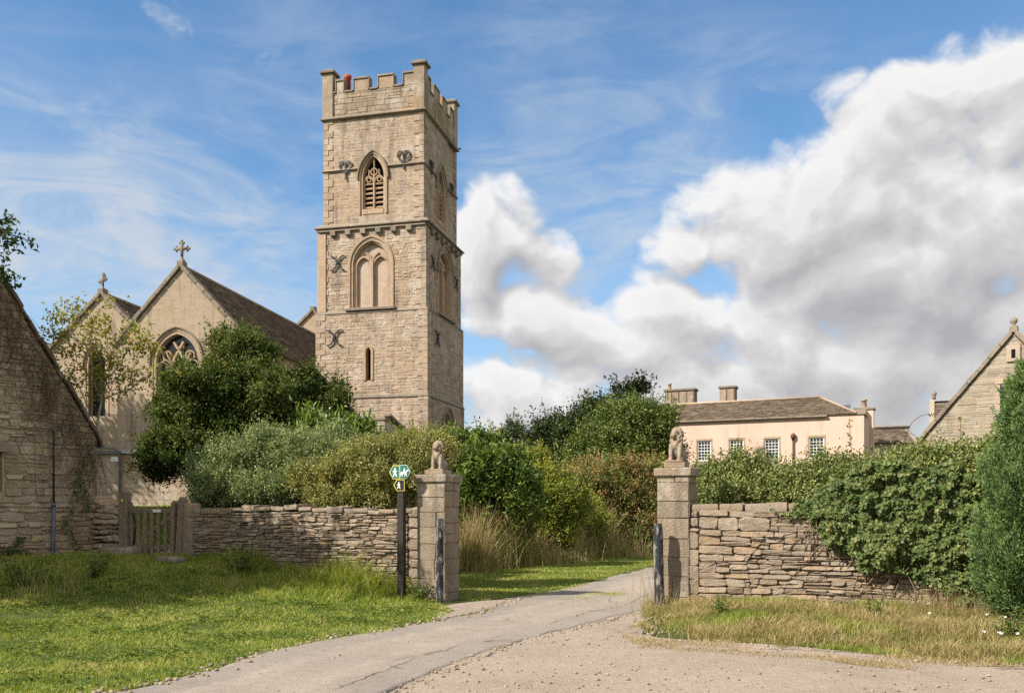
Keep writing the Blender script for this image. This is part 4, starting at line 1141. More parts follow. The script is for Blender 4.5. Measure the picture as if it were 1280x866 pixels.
# windows: (half, base, spring, apex)
BEL = (.56, ZT(260), ZT(213), ZT(186))
MID = (.98, ZT(380.5), ZT(325), ZT(295))
SLIT = (.13, ZT(473), ZT(437), ZT(431))
LOWW = (.62, ZT(565), ZT(528), ZT(508))
walls = MB(); rub = MB()
for si, (z0, z1, h) in enumerate(stages[:4]):
    for k in range(4):
        F = tframe(k, h-.03); holes = []; hf = []
        wins = []
        if si == 3 and k in (0, 1, 3): wins = [(BEL, .0, .45)]
        if si == 2 and k in (0, 1): wins = [(MID, -.03 if k == 0 else .1, .30)]
        if si == 1 and k == 0: wins = [(SLIT, -.12, .4)]
        if si == 0 and k == 1: wins = [(LOWW, .1, .3)]
        outer = [(-h+.03, z0), (h-.03, z0), (h-.03, z1), (-h+.03, z1)]
        for (wn, cx, dp) in wins:
            holes.append(arch_pts(cx, *wn)); hf.append(arch_hole(cx, *wn, pad=.20 if wn is not SLIT else .08))
            depth = dp
        face_with_holes(walls, F, outer, holes, .45, 0., .5)
        if k != 2:
            rounder = si in (1, 2)
            stones(rub, F, outer, hf, ch=(.10, .23), cw=(.16, .55), gap=(.03 if si < 3 else .045), d=((.003, .022) if si < 3 else (.000, .012)), bevel=.03, jit=.028, seed=si*10+k, bump=.004)
walls.build('wall_core', MT['mortar'], tower)
rub.build('rubble_face', MT['tower'], tower)
# quoins at the corners and the clasping strip
q = random.Random(9)
for (sx_, sy_) in ((1,-1), (-1,-1), (1,1)):
    mb = MB()
    for si, (z0, z1, h) in enumerate(stages[:4]):
        z = z0; i = 0
        while z < z1 - .1:
            hh = min(q.uniform(.24, .38), z1-z); a, c = ((.52, .26) if i % 2 else (.27, .5))
            x0, x1 = sorted((sx_*h+sx_*.004, sx_*(h-a))); y0, y1 = sorted((sy_*h+sy_*.004, sy_*(h-c)))
            mb.box(x0, x1, y0, y1, z+.004, z+hh-.004); z += hh; i += 1
    mb.build('quoins', MT['tower'], tower, False, .012)
h = 2.84; mb = MB()
mb.box(-h-.045, -h+.42, -h-.045, -h+.42, Z2+.1, Z3-.3); mb.build('clasping_buttress', MT['ashlar'], tower, False, .015)
# string courses
def string(name, z, h, hgt, out):
    mb = MB()
    for n_, u in DIRS:
        F = Frame(Vector(n_)*h, u, n_)
        L = h + out
        v = [F(-h-.0, z-hgt*.5, 0), F(h, z-hgt*.5, 0), F(L, z-hgt*.15, out), F(-L, z-hgt*.15, out), F(L, z+hgt*.1, out), F(-L, z+hgt*.1, out), F(h, z+hgt*.75, 0), F(-h, z+hgt*.75, 0)]
        mb.add(v, [(0,1,2,3), (3,2,4,5), (5,4,6,7)])
    return mb.build(name, MT['weathered'], tower)
string('string_course', Z1, 2.94, .16, .075); string('string_course', Z2, 2.84, .17, .12)
string('string_course', Z3, 2.80, .24, .20)
string('string_course', Z5, 2.655, .18, .13)
for n_, u in DIRS:
    F = Frame(Vector(n_)*2.655, u, n_)
    for a, c in ((-2.7, -.74), (.74, 2.7)):
        mb = MB()
        v = [F(a, Z4-.07, 0), F(c, Z4-.07, 0), F(c, Z4-.02, .085), F(a, Z4-.02, .085), F(c, Z4+.10, 0), F(a, Z4+.10, 0)]
        mb.add(v, [(0,1,2,3), (3,2,4,5), (0,3,5), (1,4,2)]); mb.build('string_course', MT['weathered'], tower)
mb = MB()
for n_, u in DIRS:
    F = Frame(Vector(n_)*2.835, u, n_)
    for i in range(6):
        s = -2.02 + i*.80
        mb.obox(F(s, Z3-.30, .075), F.u*.14, F.n*.075, F.v*.12); mb.obox(F(s, Z3-.44, .04), F.u*.11, F.n*.045, F.v*.04)
    mb.obox(F(0, Z3-.155, .05), F.u*2.83, F.n*.05, F.v*.04)
mb.build('corbel_table', MT['weathered'], tower, False, .012)
# parapet with battlements
Zc = ZT(100.5); Zm = ZT(85.5); hp = 2.62; th = .34
mb = MB(); cp = MB(); rubp = MB()
for k, (n_, u) in enumerate(DIRS):
    F = Frame(Vector(n_)*hp, u, n_)
    mb.prism([(-hp+.002, Z5), (hp-.002, Z5), (hp-.002, Zc), (-hp+.002, Zc)], F, -th, -.02)
    stones(rubp, F, [(-hp, Z5+.02), (hp, Z5+.02), (hp, Zc-.02), (-hp, Zc-.02)], ch=(.18, .28), cw=(.3, .7), gap=.012, d=(-.012, .008), bevel=.012, jit=.008, seed=90+k)
    for a, c in ((-1.98, -1.60), (-1.02, -.26), (.28, 1.04), (1.60, 2.26)):
        mb.prism([(a, Zc-.01), (c, Zc-.01), (c, Zm), (a, Zm)], F, -th+.01, -.004)
        cp.obox(F((a+c)/2, Zm+.045, -th/2), F.u*((c-a)/2+.05), F.n*(th/2+.05), F.v*.05)
        for e, sg in ((a, -1), (c, 1)): cp.obox(F(e+sg*.028, (Zc+Zm)/2+.02, -th/2), F.u*.03, F.n*(th/2+.035), F.v*((Zm-Zc)/2-.02))
    for a, c in ((-2.26, -1.98), (-1.60, -1.02), (-.26, .28), (1.04, 1.60)):
        cp.obox(F((a+c)/2, Zc+.035, -th/2), F.u*((c-a)/2-.056 if c-a > .3 else .1), F.n*(th/2+.05), F.v*.045)
mb.build('parapet', MT['parapet'], tower, False, .01); rubp.build('parapet_face', MT['parapet'], tower); cp.build('parapet_coping', MT['weathered'], tower, False, .015)
for (sx_, sy_, zt_) in ((1,-1,ZT(73)), (-1,-1,ZT(71)), (1,1,ZT(68)), (-1,1,ZT(70))):
    mb = MB(); w_ = .28; cx, cy = sx_*(hp-.2), sy_*(hp-.2)
    mb.box(cx-w_, cx+w_, cy-w_, cy+w_, Z5+.06, zt_-.12); p = mb.build('corner_turret', MT['parapet'], tower, False, .015)
    mb = MB(); mb.box(cx-w_-.11, cx+w_+.11, cy-w_-.11, cy+w_+.11, zt_-.14, zt_); mb.box(cx-w_+.03, cx+w_-.03, cy-w_+.03, cy+w_-.03, zt_, zt_+.09)
    mb.build('turret_cap', MT['weathered'], p, False, .03, 2)
mb = MB(); mb.lathe([(.02, 0), (.16, 0), (.15, 1.05), (.185, 1.08), (.185, 1.25), (.13, 1.25)], (-1.66, -1.95, Zc-.1), 14)
mb.build('chimney_pot', MT['pot'], tower, True)
mb = MB(); mb.box(-hp+.3, hp-.3, -hp+.3, hp-.3, Zc-1.1, Zc-.9); mb.build('roof', MT['lead'], tower)
mb = MB(); F = tframe(1, 2.66); mb.obox(F(1.75, Z5-.14, .10), F.u*.60, F.n*.10, F.v*.05); mb.tube([F(2.15, Z5-.15, .05), F(2.15, Z5-.1, .40)], .045, 8)
mb.build('water_spout', MT['weathered'], tower)

def moulded_arch(parent, F, cx, half, base, spring, apex, wd=.16, deep=.12, hood=True, mt='ashlar', steps=2):
    mb = MB()
    for i in range(steps):
        o = arch_pts(cx, half + wd*(1-i/steps), base, spring, apex + wd*1.15*(1-i/steps), 10)
        n_ = arch_pts(cx, half + wd*(1-(i+1)/steps), base, spring, apex + wd*1.15*(1-(i+1)/steps), 10)
        band(mb, F, o, n_, -.25, .03 - deep*i/steps, rng.random())
    s_ = mb.build('surround', MT[mt], parent, False, .01)
    if hood:
        mb = MB(); zb = spring - (spring-base)*.06
        o = arch_pts(cx, half + wd + .075, zb, spring, apex + wd*1.15 + .10, 10); n_ = arch_pts(cx, half + wd - .002, zb, spring, apex + wd*1.15 - .002, 10)
        band(mb, F, o, n_, 0, .10); mb.build('hood_mould', MT['weathered'], parent, False, .015)
    return s_
def empty_part(name, parent):
    o = bpy.data.objects.new(name, None); COL.objects.link(o); o.parent = parent; return o
def belfry(k, cx, blind):
    F = tframe(k, 2.66); half, base, spring, apex = BEL
    wn = empty_part('belfry_window', tower)
    moulded_arch(wn, F, cx, half, base, spring, apex, .20, .16, True)
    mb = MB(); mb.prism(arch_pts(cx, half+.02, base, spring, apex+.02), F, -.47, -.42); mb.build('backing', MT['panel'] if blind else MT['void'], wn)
    mb = MB(); lw = half/2; zs = spring - .25
    ribbon(mb, F, [(cx, base), (cx, spring+.12)], .085, -.26, -.10)
    for sg in (-1, 1):
        c2 = cx + sg*lw
        ap = arch_pts(c2, lw-.02, zs-.02, zs, zs+.36, 7)
        ribbon(mb, F, ap[1:-1], .07, -.25, -.12)
        ribbon(mb, F, circ(c2, zs+.17, .11, 12), .05, -.24, -.13)
        ribbon(mb, F, [(cx+sg*(half-.03), base), (cx+sg*(half-.03), spring)], .06, -.25, -.11)
        ribbon(mb, F, [(c2, zs+.34), (c2-sg*.02, spring+.42)], .05, -.24, -.12)
    ribbon(mb, F, circ(cx, spring+.30, .17, 14), .06, -.25, -.12)
    ribbon(mb, F, [(cx, spring+.1), (cx, apex-.1)], .045, -.24, -.12)
    mb.build('tracery', MT['ashlar'], wn, False, .008)
    if not blind:
        mb = MB()
        for sg in (-1, 1):
            for i in range(6):
                z = base + .42 + i*.235
                mb.obox(F(cx+sg*half/2, z, -.27), F.u*(half/2-.07), F.n*.12 - F.v*.085, F.v*.028 + F.n*.018)
        mb.build('louvres', MT['ashlar'], wn, False, .006)
    mb = MB(); mb.obox(F(cx, base+.13 if not blind else base+.05, -.2), F.u*half, F.n*.2, F.v*(.13 if not blind else .05)); mb.build('sill', MT['ashlar'], wn, False, .015)
belfry(0, 0., False); belfry(1, 0., False); belfry(3, 0., False)
def blindwin(k, cx):
    F = tframe(k, 2.84); half, base, spring, apex = MID
    wn = empty_part('blind_window', tower)
    moulded_arch(wn, F, cx, half-.1, base, spring, apex-.08, .32, .2, k == 1, steps=3)
    mb = MB(); mb.prism(arch_pts(cx, half+.02, base, spring, apex+.02), F, -.36, -.28); mb.build('panel', MT['panel'], wn)
    mb = MB(); lw = half/2 - .02
    ribbon(mb, F, [(cx, base), (cx, spring+.2)], .13, -.29, -.10)
    for sg in (-1, 1):
        c2 = cx + sg*(lw-.02); ap = arch_pts(c2, lw-.06, base, spring-.1, spring+.42, 8)
        ribbon(mb, F, ap, .09, -.29, -.14)
        ribbon(mb, F, [(cx, spring+.15), (cx+sg*.12, spring+.42), (cx+sg*.34, spring+.62)], .10, -.29, -.12)
    mb.build('tracery', MT['ashlar'], wn, False, .01)
    mb = MB(); mb.obox(F(cx, base-.07, .08), F.u*(half+.34), F.n*.12, F.v*.07); mb.build('sill', MT['weathered'], wn, False, .02)
blindwin(0, -.03); blindwin(1, .1)
F = tframe(0, 2.95); wn = empty_part('slit_window', tower)
moulded_arch(wn, F, -.12, *SLIT[:3], SLIT[3], .13, .1, False, steps=1)
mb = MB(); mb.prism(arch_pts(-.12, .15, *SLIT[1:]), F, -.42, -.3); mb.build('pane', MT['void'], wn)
F = tframe(1, 2.99); wn = empty_part('blind_window', tower)
moulded_arch(wn, F, .1, *LOWW, .2, .15, True)
mb = MB(); mb.prism(arch_pts(.1, LOWW[0]+.02, *LOWW[1:]), F, -.36, -.28); mb.build('panel', MT['panel'], wn)
# iron wall ties
def tie_scroll(F, cx, cz, s):
    mb = MB()
    ribbon(mb, F, [(cx, cz-.44*s), (cx, cz+.14*s)], .05*s, 0, .05)
    for sg in (-1, 1):
        ribbon(mb, F, [(cx, cz-.02*s)] + [(cx+sg*(.01+.12*s) + sg*.12*s*math.cos(a), cz+.10*s+.15*s*math.sin(a)) for a in [math.pi*(1-i/8*1.45) for i in range(9)]], .048*s, 0, .05)
        ribbon(mb, F, [(cx, cz-.16*s), (cx+sg*.1*s, cz-.12*s), (cx+sg*.13*s, cz-.02*s)], .036*s, 0, .045)
    ribbon(mb, F, [(cx-.10*s, cz-.16*s), (cx+.10*s, cz-.16*s)], .045*s, 0, .055)
    mb.build('wall_tie', MT['black'], tower)
def tie_x(F, cx, cz, s):
    mb = MB()
    for sg in (-1, 1):
        pts = [(cx+sg*(.035+.34*s*(1-math.cos(a))), cz+.34*s*math.sin(a)) for a in [R(-86+172*i/14) for i in range(15)]]
        ribbon(mb, F, pts, .055*s, 0, .05)
    mb.obox(F(cx, cz, .045), F.u*.055, F.n*.045, F.v*.045)
    mb.build('wall_tie', MT['black'], tower)
F = tframe(0, 2.675); zt_ = ZT(195.5)
tie_scroll(F, -1.45, zt_-.12, 1.3); tie_scroll(F, 1.62, zt_+.12, 1.3)
F1 = tframe(1, 2.675); tie_scroll(F1, -1.6, zt_, 1.); tie_scroll(F1, 1.7, zt_, 1.)
F = tframe(0, 2.865); tie_x(F, -1.80, ZT(321), 1.05); F1 = tframe(1, 2.865); tie_x(F1, -1.9, ZT(322), .9); tie_x(F1, 1.9, ZT(325), .9)
F = tframe(0, 2.975); tie_x(F, -1.92, ZT(417), 1.15); F1 = tframe(1, 2.975); tie_x(F1, -1.5, ZT(417), 1.0)

# ------------------------------------------------------------------ church
CH = Vector(((226-640)/FPX*40, 40, 0))
church = thing('church', 'stone church with two coped gables, cross finials and stone tiled roofs', 'church', CH, R(-9))
def zz(py, d): return EYE + (HOR-py)/FPX*d
def gable(parent, ox, oy, half, ez, az_, zb, depth, seed, win=None, kind='church', wallname='gable_wall', ch=(.14,.28), dd=(-.004,.004)):
    F = Frame((ox, oy, 0), (1,0,0), (0,-1,0))
    outer = [(-half, zb), (half, zb), (half, ez), (0, az_), (-half, ez)]
    holes = []; hf = []
    if win: holes.append(arch_pts(*win)); hf.append(arch_hole(*win, pad=.16))
    mb = MB(); face_with_holes(mb, F, outer, holes, .4, 0, .5)
    mb.add([(ox-half, oy, zb), (ox-half, oy+depth, zb), (ox-half, oy+depth, ez), (ox-half, oy, ez)], [(0,3,2,1)], .5)
    mb.add([(ox+half, oy, zb), (ox+half, oy+depth, zb), (ox+half, oy+depth, ez), (ox+half, oy, ez)], [(0,1,2,3)], .5)
    mb.add([(ox-half, oy+depth, zb), (ox+half, oy+depth, zb), (ox+half, oy+depth, ez), (ox, oy+depth, az_), (ox-half, oy+depth, ez)], [(0,4,3,2,1)], .5)
    wl = mb.build(wallname, MT[kind], parent)
    mb = MB(); stones(mb, F, outer, hf, ch=ch, cw=(.3,.75), gap=.012, d=dd, bevel=.02, jit=.012, seed=seed, bump=.002)
    Fs = Frame((ox+half, oy, 0), (0,1,0), (1,0,0)); stones(mb, Fs, [(0,zb),(depth,zb),(depth,ez),(0,ez)], ch=ch, cw=(.3,.75), gap=.012, d=dd, bevel=.016, seed=seed+1)
    mb.build('masonry', MT[kind], wl)
    # roof: two slopes of stone tiles
    sl = Vector((half, 0, ez-az_)); ln = sl.length
    rf = MB()
    for sg in (-1, 1):
        d_ = Vector((sg*half, 0, ez-az_)).normalized(); up_ = -d_; n_ = Vector((sg*(az_-ez), 0, half)).normalized()
        a = Vector((ox, oy, az_)) + n_*.08
        u = Vector((0, 1, 0)) if sg > 0 else Vector((0, -1, 0))
        o_ = a + d_*(ln+.18) + (Vector((0, 0, 0)) if sg > 0 else Vector((0, depth, 0)))
        Fr = Frame(o_ + u*.02, u, n_, up_)
        rf.add([Fr(0, 0, 0), Fr(depth-.04, 0, 0), Fr(depth-.04, ln+.16, 0), Fr(0, ln+.16, 0)], [(0,1,2,3)], .2)
        stones(rf, Fr, [(0,0),(depth-.04,0),(depth-.04,ln+.14),(0,ln+.14)], ch=(.19,.23), cw=(.22,.5), gap=.02, d=(.03,.06), style='tile', seed=seed+5+sg)
    ro = rf.build('roof', MT['tile'], parent)
    mb = MB(); mb.tube([(ox, oy+.1, az_+.13), (ox, oy+depth-.1, az_+.13)], .10, 8); mb.build('ridge', MT['weathered'], ro, True)
    mb = MB()
    for sg in (-1, 1):
        d_ = Vector((sg*half, 0, ez-az_)).normalized(); n_ = Vector((sg*(az_-ez), 0, half)).normalized()
        m = 9; L = ln+.22
        for i in range(m):
            c = Vector((ox, oy+.10, az_)) + d_*(L*(i+.5)/m) + n_*(.11+.008*(i % 2))
            mb.obox(c, d_*(L/m/2-.006), Vector((0, .22, 0)), n_*.085)
    mb.obox((ox, oy+.1, az_+.20), (.15,0,0), (0,.2,0), (0,0,.14))
    mb.build('gable_coping', MT['weathered'], parent, False, .02)
    return F
G1 = (-.05+(222-226)/FPX*40, .98, zz(520,40), zz(452,40), zz(417,40))
F = gable(church, 0, 0, 3.0, zz(428,40), zz(336,40), 1.2, 24, 201, G1)
wn = empty_part('east_window', church)
moulded_arch(wn, F, *G1, .22, .2, True)
mb = MB(); mb.prism(arch_pts(G1[0], G1[1]+.02, *G1[2:]), F, -.42, -.36); mb.build('pane', MT['glass'], wn)
mb = MB(); c0, hf_, bs, spg, apx = G1
for i in (-1, 1): ribbon(mb, F, [(c0+i*hf_/3, bs), (c0+i*hf_/3, spg-.05)], .09, -.35, -.14)
for i in (-1, 1):
    ribbon(mb, F, [(c0-i*hf_/3, spg-.1), (c0-i*.12, spg+.35), (c0+i*.16, spg+.78), (c0+i*.22, spg+.9)], .10, -.35, -.13)
    ribbon(mb, F, [(c0+i*hf_*.33, spg-.1), (c0+i*hf_*.52, spg+.3), (c0+i*hf_*.60, spg+.52)], .08, -.35, -.14)
    ribbon(mb, F, circ(c0+i*.54, spg+.30, .20, 14), .07, -.35, -.14)
    ribbon(mb, F, [(c0+i*(hf_-.04), bs), (c0+i*(hf_-.04), spg)], .08, -.35, -.12)
    ap = arch_pts(c0+i*hf_*2/3, hf_/3, spg-.3, spg-.25, spg+.1, 6); ribbon(mb, F, ap[1:-1], .06, -.35, -.15)
ap = arch_pts(c0, hf_/3, spg-.3, spg-.25, spg+.12, 6); ribbon(mb, F, ap[1:-1], .06, -.35, -.15)
mb.build('tracery', MT['ashlar'], wn, False, .01)
ax2 = (127-640)/FPX*42; P = Vector((ax2, 42, 0)) - CH; P.rotate(Matrix.Rotation(R(9), 3, 'Z'))
G2 = (P.x-.25, .42, zz(520,42), zz(456,42), zz(436,42))
G2l = (-.25, .42, zz(520,42), zz(456,42), zz(436,42))
F = gable(church, P.x, P.y, 2.75, zz(442,42), zz(370,42), 1.2, 20, 231, G2l, wallname='aisle_wall')
wn = empty_part('aisle_window', church); moulded_arch(wn, F, *G2l, .2, .15, True)
mb = MB(); mb.prism(arch_pts(G2l[0], G2l[1]+.02, *G2l[2:]), F, -.42, -.36); mb.build('pane', MT['glass'], wn)
ax3 = (393-640)/FPX*56; P3 = Vector((ax3, 56, 0)) - CH; P3.rotate(Matrix.Rotation(R(9), 3, 'Z'))
gable(church, P3.x-.1, P3.y, 3.3, zz(455,56), zz(390,56), 1.2, 12, 251, None, wallname='nave_wall')
# crosses
def cross(ox, oy, z, s, broken=False):
    mb = MB(); F = Frame((ox, oy, z), (1,0,0), (0,-1,0))
    mb.box(ox-.13*s, ox+.13*s, oy-.13*s, oy+.13*s, z-.1, z+.16*s)
    mb.tube([(ox, oy, z+.1*s), (ox, oy, z+.32*s)], [.10*s, .065*s], 8)
    mb.prism([(-.055*s,.3*s),(.055*s,.3*s),(.055*s,1.12*s),(-.055*s,1.12*s)], F, -.06*s, .06*s)
    if not broken: mb.prism([(-.36*s,.70*s),(.36*s,.70*s),(.36*s,.82*s),(-.36*s,.82*s)], F, -.058*s, .058*s)
    else: mb.prism([(-.26*s,.62*s),(.24*s,.74*s),(.22*s,.86*s),(-.28*s,.74*s)], F, -.058*s, .058*s)
    tips = [(0,1.14,0,1), (-.38,.76,-1,0), (.38,.76,1,0)] if not broken else [(.05,1.18,0,1), (-.26,.66,-1,0), (.24,.82,1,0), (.12,1.0,1,0)]
    for (tx, tz, dx, dz) in tips:
        for (a, b_) in ((dx*.06, dz*.06), (dz*.10-dx*.05, dx*.10-dz*.05), (-dz*.10-dx*.05, -dx*.10-dz*.05)):
            mb.ball(F((tx+a)*s, (tz+b_)*s, 0), (.085*s, .07*s, .085*s), None, 8, 5)
    for a in (-1, 1):
        for b_ in (-1, 1): mb.ball(F(a*.09*s, (.76+b_*.09)*s, 0), .055*s, None, 8, 5)
    return mb.build('cross_finial', MT['weathered'], church, True)
cross(0, .1, zz(336,40)+.30, .78); cross(P.x, P.y+.1, zz(370,42)+.28, .62, True)
# lower vestry in front with a lead edged flat roof
vx0, vx1 = (95-640)/FPX*38, (262-640)/FPX*38
V0 = Vector((vx0, 38.6, 0)) - CH; V0.rotate(Matrix.Rotation(R(9), 3, 'Z'))
vw = vx1-vx0; ztop = zz(567,38)
mb = MB(); mb.box(V0.x, V0.x+vw, V0.y, -.05, 1., ztop); vs_ = mb.build('vestry_wall', MT['church'], church)
mb = MB(); F = Frame((V0.x, V0.y, 0), (1,0,0), (0,-1,0)); stones(mb, F, [(0,1.1),(vw,1.1),(vw,ztop),(0,ztop)], ch=(.28,.42), cw=(.5,1.1), gap=.012, d=(.004,.012), bevel=.014, seed=271)
mb.build('masonry', MT['tower'], vs_)
mb = MB(); mb.box(V0.x-.1, V0.x+vw+.1, V0.y-.16, -.02, ztop, ztop+.16); mb.build('vestry_roof', MT['lead'], church, False, .02)
mb = MB(); xx = V0.x + (148-95)/FPX*38
mb.tube([(xx-1.2, V0.y-.25, ztop+.28), (xx-.1, V0.y-.25, ztop+.22), (xx, V0.y-.22, ztop+.1), (xx, V0.y-.1, ztop-.4), (xx, V0.y-.1, 1.2)], .045, 8); mb.build('downpipe', MT['pipe'], church, True)
mb = MB(); mb.box(xx-.45, xx-.12, V0.y-.035, V0.y-.02, ztop-.3, ztop-.1); mb.build('wall_notice', MT['signwhite'], church)

# small porch in front of the tower and a roofed range to its right
PD = 41.0; px0, px1 = (452-640)/FPX*PD, (482-640)/FPX*PD
t = thing('stone_porch', 'low stone porch with stepped coping at the foot of the church tower', 'porch', (px0, PD, 0), R(-14))
wd = (px1-px0)/ca; zp = zz(526,PD)
mb = MB(); mb.box(0, wd, 0, 2.6, 1.2, zp); wl = mb.build('wall', MT['mortar'], t)
mb = MB(); F = Frame((0,0,0),(1,0,0),(0,-1,0)); stones(mb, F, [(0,1.2),(wd,1.2),(wd,zp),(0,zp)], ch=(.2,.3), cw=(.3,.6), d=(.005,.015), seed=281)
F = Frame((wd,0,0),(0,1,0),(1,0,0)); stones(mb, F, [(0,1.2),(2.6,1.2),(2.6,zp-.35),(0,zp-.35)], ch=(.2,.3), cw=(.3,.6), d=(.005,.015), seed=282)
mb.build('masonry', MT['tower'], wl)
mb = MB(); mb.box(-.06, wd+.06, -.06, .3, zp, zp+.13); mb.obox((wd+.03, 1.45, zp-.05), (.17,0,0), (0,1.25,-.32), (0,.0,.07)); mb.build('coping', MT['weathered'], t, False, .02)
mb = MB(); mb.box(.1, wd-.15, .25, 2.5, zp-.2, zp-.1); mb.build('roof', MT['tile'], t)

RD = 58.0
t = thing('tiled_outbuilding', 'low stone tiled roof with a gable stub just right of the tower', 'outbuilding', at(582,548,RD)*1, R(-14))
t.location = ((560-640)/FPX*RD, RD, 0); wdt = 2.75
mb = MB(); mb.box(-3, wdt, .1, 4.5, .5, zz(552,RD)); mb.build('wall', MT['cottage'], t)
mb = MB(); zr = zz(538,RD); ze = zz(556,RD)
Fr = Frame((-3, -.2, ze), (1,0,0), Vector((0,-(zr-ze),2.4)).normalized(), Vector((0,2.4,zr-ze)).normalized())
ln = math.hypot(2.4, zr-ze); mb.add([Fr(0,0,0), Fr(5.75,0,0), Fr(5.75,ln,0), Fr(0,ln,0)], [(0,1,2,3)], .2)
stones(mb, Fr, [(0,0),(5.75,0),(5.75,ln),(0,ln)], ch=(.17,.2), cw=(.2,.4), d=(.02,.045), style='tile', seed=291); mb.build('roof', MT['tile'], t)
mb = MB(); FG = Frame((wdt, 0, 0), (0,1,0), (1,0,0)); mb.prism([(-.4,.5),(4.8,.5),(4.8,ze),(2.4,zr+.35),(2.0,zr+.35),(-.4,ze)], FG, -.15, .2); mb.build('gable_wall', MT['weathered'], t, False, .02)

# ------------------------------------------------------------------ pink house
HC = Vector(((1080-640)/FPX*58, 58, 0))
house = thing('pink_house', 'long pink rendered house with white sash windows and a hipped stone tiled roof', 'house', HC, R(-24))
HE = zz(518,58); W_ = 15.5; HD = 7.0
mb = MB(); F = Frame((-W_, 0, 0), (1,0,0), (0,-1,0))
wins = [10.1, 7.94, 5.66, 2.86]; wz0, wz1 = 5.05, 6.42; ww = .47
holes = [[(W_-c+ww, wz0), (W_-c+ww, wz1), (W_-c-ww, wz1), (W_-c-ww, wz0)] for c in wins]
face_with_holes(mb, F, [(0,.2),(W_,.2),(W_,HE),(0,HE)], holes, .22, 0, .5)
mb.box(-W_+.01, -.01, .3, HD, .2, HE-.005); mb.add([(0,0,.2),(0,HD,.2),(0,HD,HE),(0,0,HE)], [(0,1,2,3)], .5)
mb.build('wall', MT['pink'], house)
mb = MB(); mb.box(-2.2, .08, -.08, HD*.3, HE, HE+.09); mb.box(-W_-.1, -2.2, -.25, .1, HE-.06, HE+.06); mb.build('eaves_cornice', MT['weathered'], house, False, .02)
for c in wins:
    f = MB(); fr = Frame((-c, 0, 0), (1,0,0), (0,-1,0))
    for a0, a1, b0, b1 in ((-ww, -ww+.07, wz0, wz1), (ww-.07, ww, wz0, wz1), (-ww+.07, ww-.07, wz1-.08, wz1), (-ww+.07, ww-.07, wz0, wz0+.08)):
        f.prism([(a0,b0),(a1,b0),(a1,b1),(a0,b1)], fr, -.16, -.05)
    for i in (1, 2, 3):
        x_ = -ww+.07 + (2*ww-.14)*i/4; f.prism([(x_-.014,wz0+.08),(x_+.014,wz0+.08),(x_+.014,wz1-.08),(x_-.014,wz1-.08)], fr, -.13, -.09)
    for i in range(1, 6):
        z_ = wz0+.08+(wz1-wz0-.16)*i/6; hw = .024 if i == 3 else .014
        f.prism([(-ww+.07,z_-hw),(ww-.07,z_-hw),(ww-.07,z_+hw),(-ww+.07,z_+hw)], fr, -.128, -.088)
    wf = f.build('window', MT['white'], house)
    g_ = MB(); g_.prism([(-ww+.06,wz0+.06),(ww-.06,wz0+.06),(ww-.06,wz1-.06),(-ww+.06,wz1-.06)], fr, -.125, -.112); g_.build('pane', MT['glass'], wf)
    g_ = MB(); g_.prism([(-ww-.09,wz1),(ww+.09,wz1),(ww+.09,wz1+.14),(-ww-.09,wz1+.14)], fr, -.1, .025)
    for sg in (-1, 1): g_.prism([(sg*(ww+.045)-.045,wz0),(sg*(ww+.045)+.045,wz0),(sg*(ww+.045)+.045,wz1),(sg*(ww+.045)-.045,wz1)], fr, -.1, .02)
    g_.build('stone_surround', MT['ashlar'], wf, False, .01)
mb = MB(); mb.tube([(-4.3,-.1,.3),(-4.3,-.1,6.3)], .055, 8); mb.lathe([(.06,0),(.13,.18),(.15,.2),(.15,.42),(.05,.42)], (-4.3,-.13,6.25), 10); mb.tube([(-4.3,-.13,6.6),(-4.3,.05,6.75)], .05, 6)
mb.build('drainpipe', MT['rust'], house, True)
def hip_roof(parent, x0, x1, y0, y1, ze, ry, rx0, rx1, zr, seed, name='roof'):
    mb = MB(); A = Vector((x0,y0,ze)); B = Vector((x1,y0,ze)); C = Vector((rx1,ry,zr)); D_ = Vector((rx0,ry,zr)); E = Vector((x1,y1,ze)); H = Vector((x0,y1,ze))
    mb.add([A,B,C,D_,E,H], [(0,1,2,3),(1,4,2),(4,5,3,2),(5,0,3)], .3)
    n_ = (B-A).cross(D_-A).normalized(); up_ = n_.cross((B-A).normalized()); u = (B-A).normalized()
    loc = lambda p: ((p-A).dot(u), (p-A).dot(up_))
    Fr = Frame(A + n_*.01, u, n_, up_); stones(mb, Fr, [loc(A),loc(B),loc(C),loc(D_)], ch=(.20,.26), cw=(.25,.5), d=(.03,.06), gap=.02, style='tile', seed=seed)
    u2 = (E-B).normalized(); n2 = u2.cross(C-B).normalized(); up2 = n2.cross(u2); loc2 = lambda p: ((p-B).dot(u2), (p-B).dot(up2))
    stones(mb, Frame(B+n2*.01, u2, n2, up2), [loc2(B),loc2(E),loc2(C)], ch=(.20,.26), cw=(.25,.5), d=(.03,.06), gap=.02, style='tile', seed=seed+1)
    ro = mb.build(name, MT['tile'], parent)
    mb = MB(); mb.tube([B+Vector((0,0,.06)), C+Vector((0,0,.08))], .07, 6); mb.tube([D_+Vector((0,0,.06)), C+Vector((0,0,.08))], .08, 6)
    mb.build('hip_ridge', MT['ashlar'], ro, True)
hip_roof(house, -W_-.1, -.45, -.12, 6.6, HE+.07, 3.2, -13.5, -2.95, zz(497,61.8), 301)
